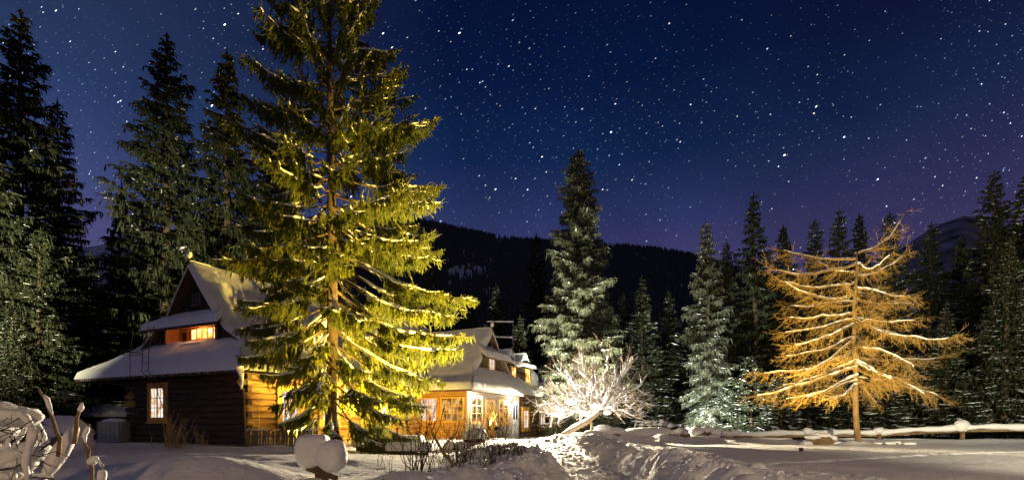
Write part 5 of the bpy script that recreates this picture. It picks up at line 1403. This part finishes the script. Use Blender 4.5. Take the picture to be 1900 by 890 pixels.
def build_loaded_bush():
    # snow loaded bent bush, lower left foreground
    D = 6.3
    def P(u, v, d=0.): return np.array(at(u, v, D + d))
    x, y, _ = gp(40, D); g0 = gz(x, y) - .2; o = np.array([x, y, g0])
    r = thing('snow_loaded_bush', 'bush bent into arches under heavy snow in the lower left corner', 'bush', tuple(o))
    curves = [([(-60, 800), (-30, 765), (20, 752), (60, 768), (80, 810), (84, 850)], .06, 0), ([(-40, 830), (10, 772), (45, 775), (62, 800), (55, 850), (20, 880)], .05, .3), ([(-20, 870), (30, 862), (60, 840), (92, 818)], .04, -.2),
              ([(-30, 890), (0, 850), (10, 810), (5, 780)], .05, .2), ([(52, 895), (45, 850), (66, 800), (40, 765), (-30, 740)], .05, -.3), ([(-20, 850), (25, 830), (50, 790), (48, 770)], .03, .1), ([(30, 900), (20, 860), (12, 830), (20, 800)], .04, -.1), ([(10, 900), (60, 880), (100, 885)], .03, -.3)]
    tw = MB(); s_ = MB(); g = np.random.default_rng(2)
    for i, (c, rad, dy) in enumerate(curves):
        Q = dense([P(u, v, dy + .1 * j) - o for j, (u, v) in enumerate(c)], 16); 
        for _ in range(2): Q[1:-1] = (Q[:-2] + Q[1:-1] * 2 + Q[2:]) / 4
        tw.tubes([Q - (0, 0, rad * .7)], np.full((1, 16), rad * .28), 5); w = rad * (.55 + .6 * np.abs(np.sin(np.arange(16) * .9 + i * 2))) * np.sin(np.linspace(.25, PI - .1, 16)) ** .5
        s_.tubes([Q + (0, 0, rad * .2)], w[None], 8, .9)
    for (u, v, a, b) in ((22, 772, .36, .13), (-20, 765, .4, .15), (0, 800, .2, .12), (35, 850, .14, .18), (-25, 845, .3, .16), (15, 878, .22, .13), (62, 838, .10, .12)): s_.blob(tuple(P(u, v, g.uniform(0, .4)) - o), (a, .25, b), int(u + 50), .2)
    n = 70; A = np.array([P(g.uniform(-30, 90), g.uniform(770, 880), g.uniform(-.3, .5)) - o for _ in range(n)]); d_ = g.normal(0, .16, (n, 3)); q = np.linspace(0, 1, 4)
    T = A[:, None] + d_[:, None] * q[None, :, None]; T[:, 1:] += g.normal(0, .02, (n, 3, 3)); tw.tubes(T, .006 * (1.1 - .6 * q)[None] * np.ones((n, 1)), 4)
    tw.build('branches', TWIG_D, r, smooth=True); s_.build('branch_snow', SNOW, r, smooth=True)
    # leaning snow covered log, and snapped stems beside it
    a, b = P(78, 892, 0), P(142, 795, .4); m = MB(); k = np.linspace(0, 1, 12)[:, None]; Q = a + (b - a) * k - a
    r = thing('leaning_log', 'slanting log under a smooth sleeve of snow, lower left', 'log', tuple(a))
    m.tubes([Q - (0, 0, .05)], np.full((1, 12), .035), 6); m.build('log', WOODR, r, smooth=True)
    s_ = MB(); s_.tubes([Q + (0, 0, .02)], (.11 * np.sin(np.linspace(.35, PI - .3, 12)) ** .8)[None], 10, .9); s_.build('log_snow', SNOW, r, smooth=True)
    for (nm, pts, rr, lb) in (('snapped_stem', [(108, 824), (107, 800), (100, 770), (86, 745), (72, 722)], .022, 'pale curved snapped stem rising above the bent bush'),
                          ('snapped_stem', [(138, 800), (144, 775), (146, 760), (150, 745)], .022, 'short dark stem behind the slanting snowy log'),
                          ('snapped_stem', [(170, 880), (166, 850), (160, 822), (156, 800), (166, 786)], .020, 'crooked dark stem right of the slanting log')):
        Q = dense([P(u, v) for u, v in pts], 9); m = MB(); Q[1:-1] += g.normal(0, .012, (7, 3)); b0 = Q[0].copy(); Q[0, 2] -= .15; m.tubes([Q - b0], (rr * np.linspace(1.1, .6, 9))[None], 6)
        r = thing(nm, lb, 'stem', tuple(b0)); m.build('stem', WOODR, r, smooth=True)
        s_ = MB(); e = Q - b0; s_.tubes([e[4:8] + (.012, 0, .02)], np.array([[.012, .028, .032, .014]]), 6); s_.build('stem_snow', SNOW, r, smooth=True)
    a = P(178, 886) ; r = thing('snow_lump', 'arched lump of snow on bent twigs at the foot of the crooked stem', 'snow lump', tuple(a)); s_ = MB(); c = dense([P(u, v) - a for u, v in ((165, 858), (178, 850), (190, 862), (188, 895))], 10); s_.tubes([c], (.035 + .02 * np.sin(np.arange(10)))[None], 7); s_.build('snow', SNOW, r, smooth=True)
build_loaded_bush()

def build_clothesline():
    x, y, z = place(475, 24.2); r = thing('downpipe_rod', 'thin pale bent rod standing against the log corner behind the pickets', 'rod', (x, y, z))
    m = MB(); m.tubes([[(0, 0, .1), (.06, 0, .45), (.13, 0, .75), (.15, 0, 1.0), (.14, 0, 2.3)]], np.full((1, 5), .016), 5); m.build('rod', METAL_L, r)
build_clothesline()

def build_fixtures():
    for i, (loc, tg) in enumerate(EXTRA_FIXTURES):
        v = np.array(tg) - np.array(loc); v = v / np.linalg.norm(v)
        names = ['between the tall spruce and the log wall', 'at the foot of the log wall', 'among the bare shrubs aimed at the tall spruce', 'left of the larch', 'added by the crab tree', 'behind the crab tree', 'behind the rail fence', 'added by the tall spruce trunk for the roof', 'on an unseen post beside the camera, left', 'on an unseen post behind the camera, right', 'added out of view behind the camera, far right', 'added out of view behind the camera, middle']
        base = np.array(loc) - v * .20
        r = thing('floodlight', 'small black floodlight ' + (names[i] if i < len(names) else 'in the snow'), 'floodlight', tuple(base), 0, 'garden floodlights')
        m = MB(); m.bar((0, 0, 0), tuple(v * .08), .15, .11); m.build('housing', METAL, r)
        g0 = gz(base[0], base[1]); m = MB(); m.bar((0, 0, 0), (0, 0, min(-.1, g0 - base[2] - .1)), .025); m.build('stake', METAL, r)
build_fixtures()

def build_clods():
    g = np.random.default_rng(44); m = MB()
    for i in range(620):
        y = g.uniform(8.5, 27); px = float(path_x(y)); side = g.random() < .6
        x = px + (g.uniform(.3, 3.6) if side else -g.uniform(.4, 3.6)) + g.normal(0, .15)
        r_ = g.uniform(.015, .07) * (1.5 if g.random() < .08 else 1); z = gz(x, y)
        m.blob((x, y, z + r_ * .35), (r_ * g.uniform(.8, 1.5), r_, r_ * .75), i, .35, 7, 5)
    tag(m.build('snow_crumbs', SNOW, smooth=True), 'crumbs of ploughed snow strewn along the banks of the path', 'snow crumbs', kind='stuff')
    # fallen twigs and bark crumbs on the snow
    n = 260; y = g.uniform(9, 22, n); x = path_x(y) - g.uniform(-.2, 5.5, n); z = ground(x, y, False) + .012; a = g.uniform(0, PI, n); l = g.uniform(.04, .22, n)
    A = np.stack([x, y, z], -1); B = A + np.stack([np.cos(a) * l, np.sin(a) * l, g.uniform(0, .05, n)], -1)
    m = MB(); m.tubes(np.stack([A, (A + B) / 2 + (0, 0, .01), B], 1), np.full((n, 3), .005), 3); tag(m.build('fallen_twigs', TWIG_D), 'fallen twigs scattered on the dark snowbank', 'twigs', kind='stuff')
build_clods()
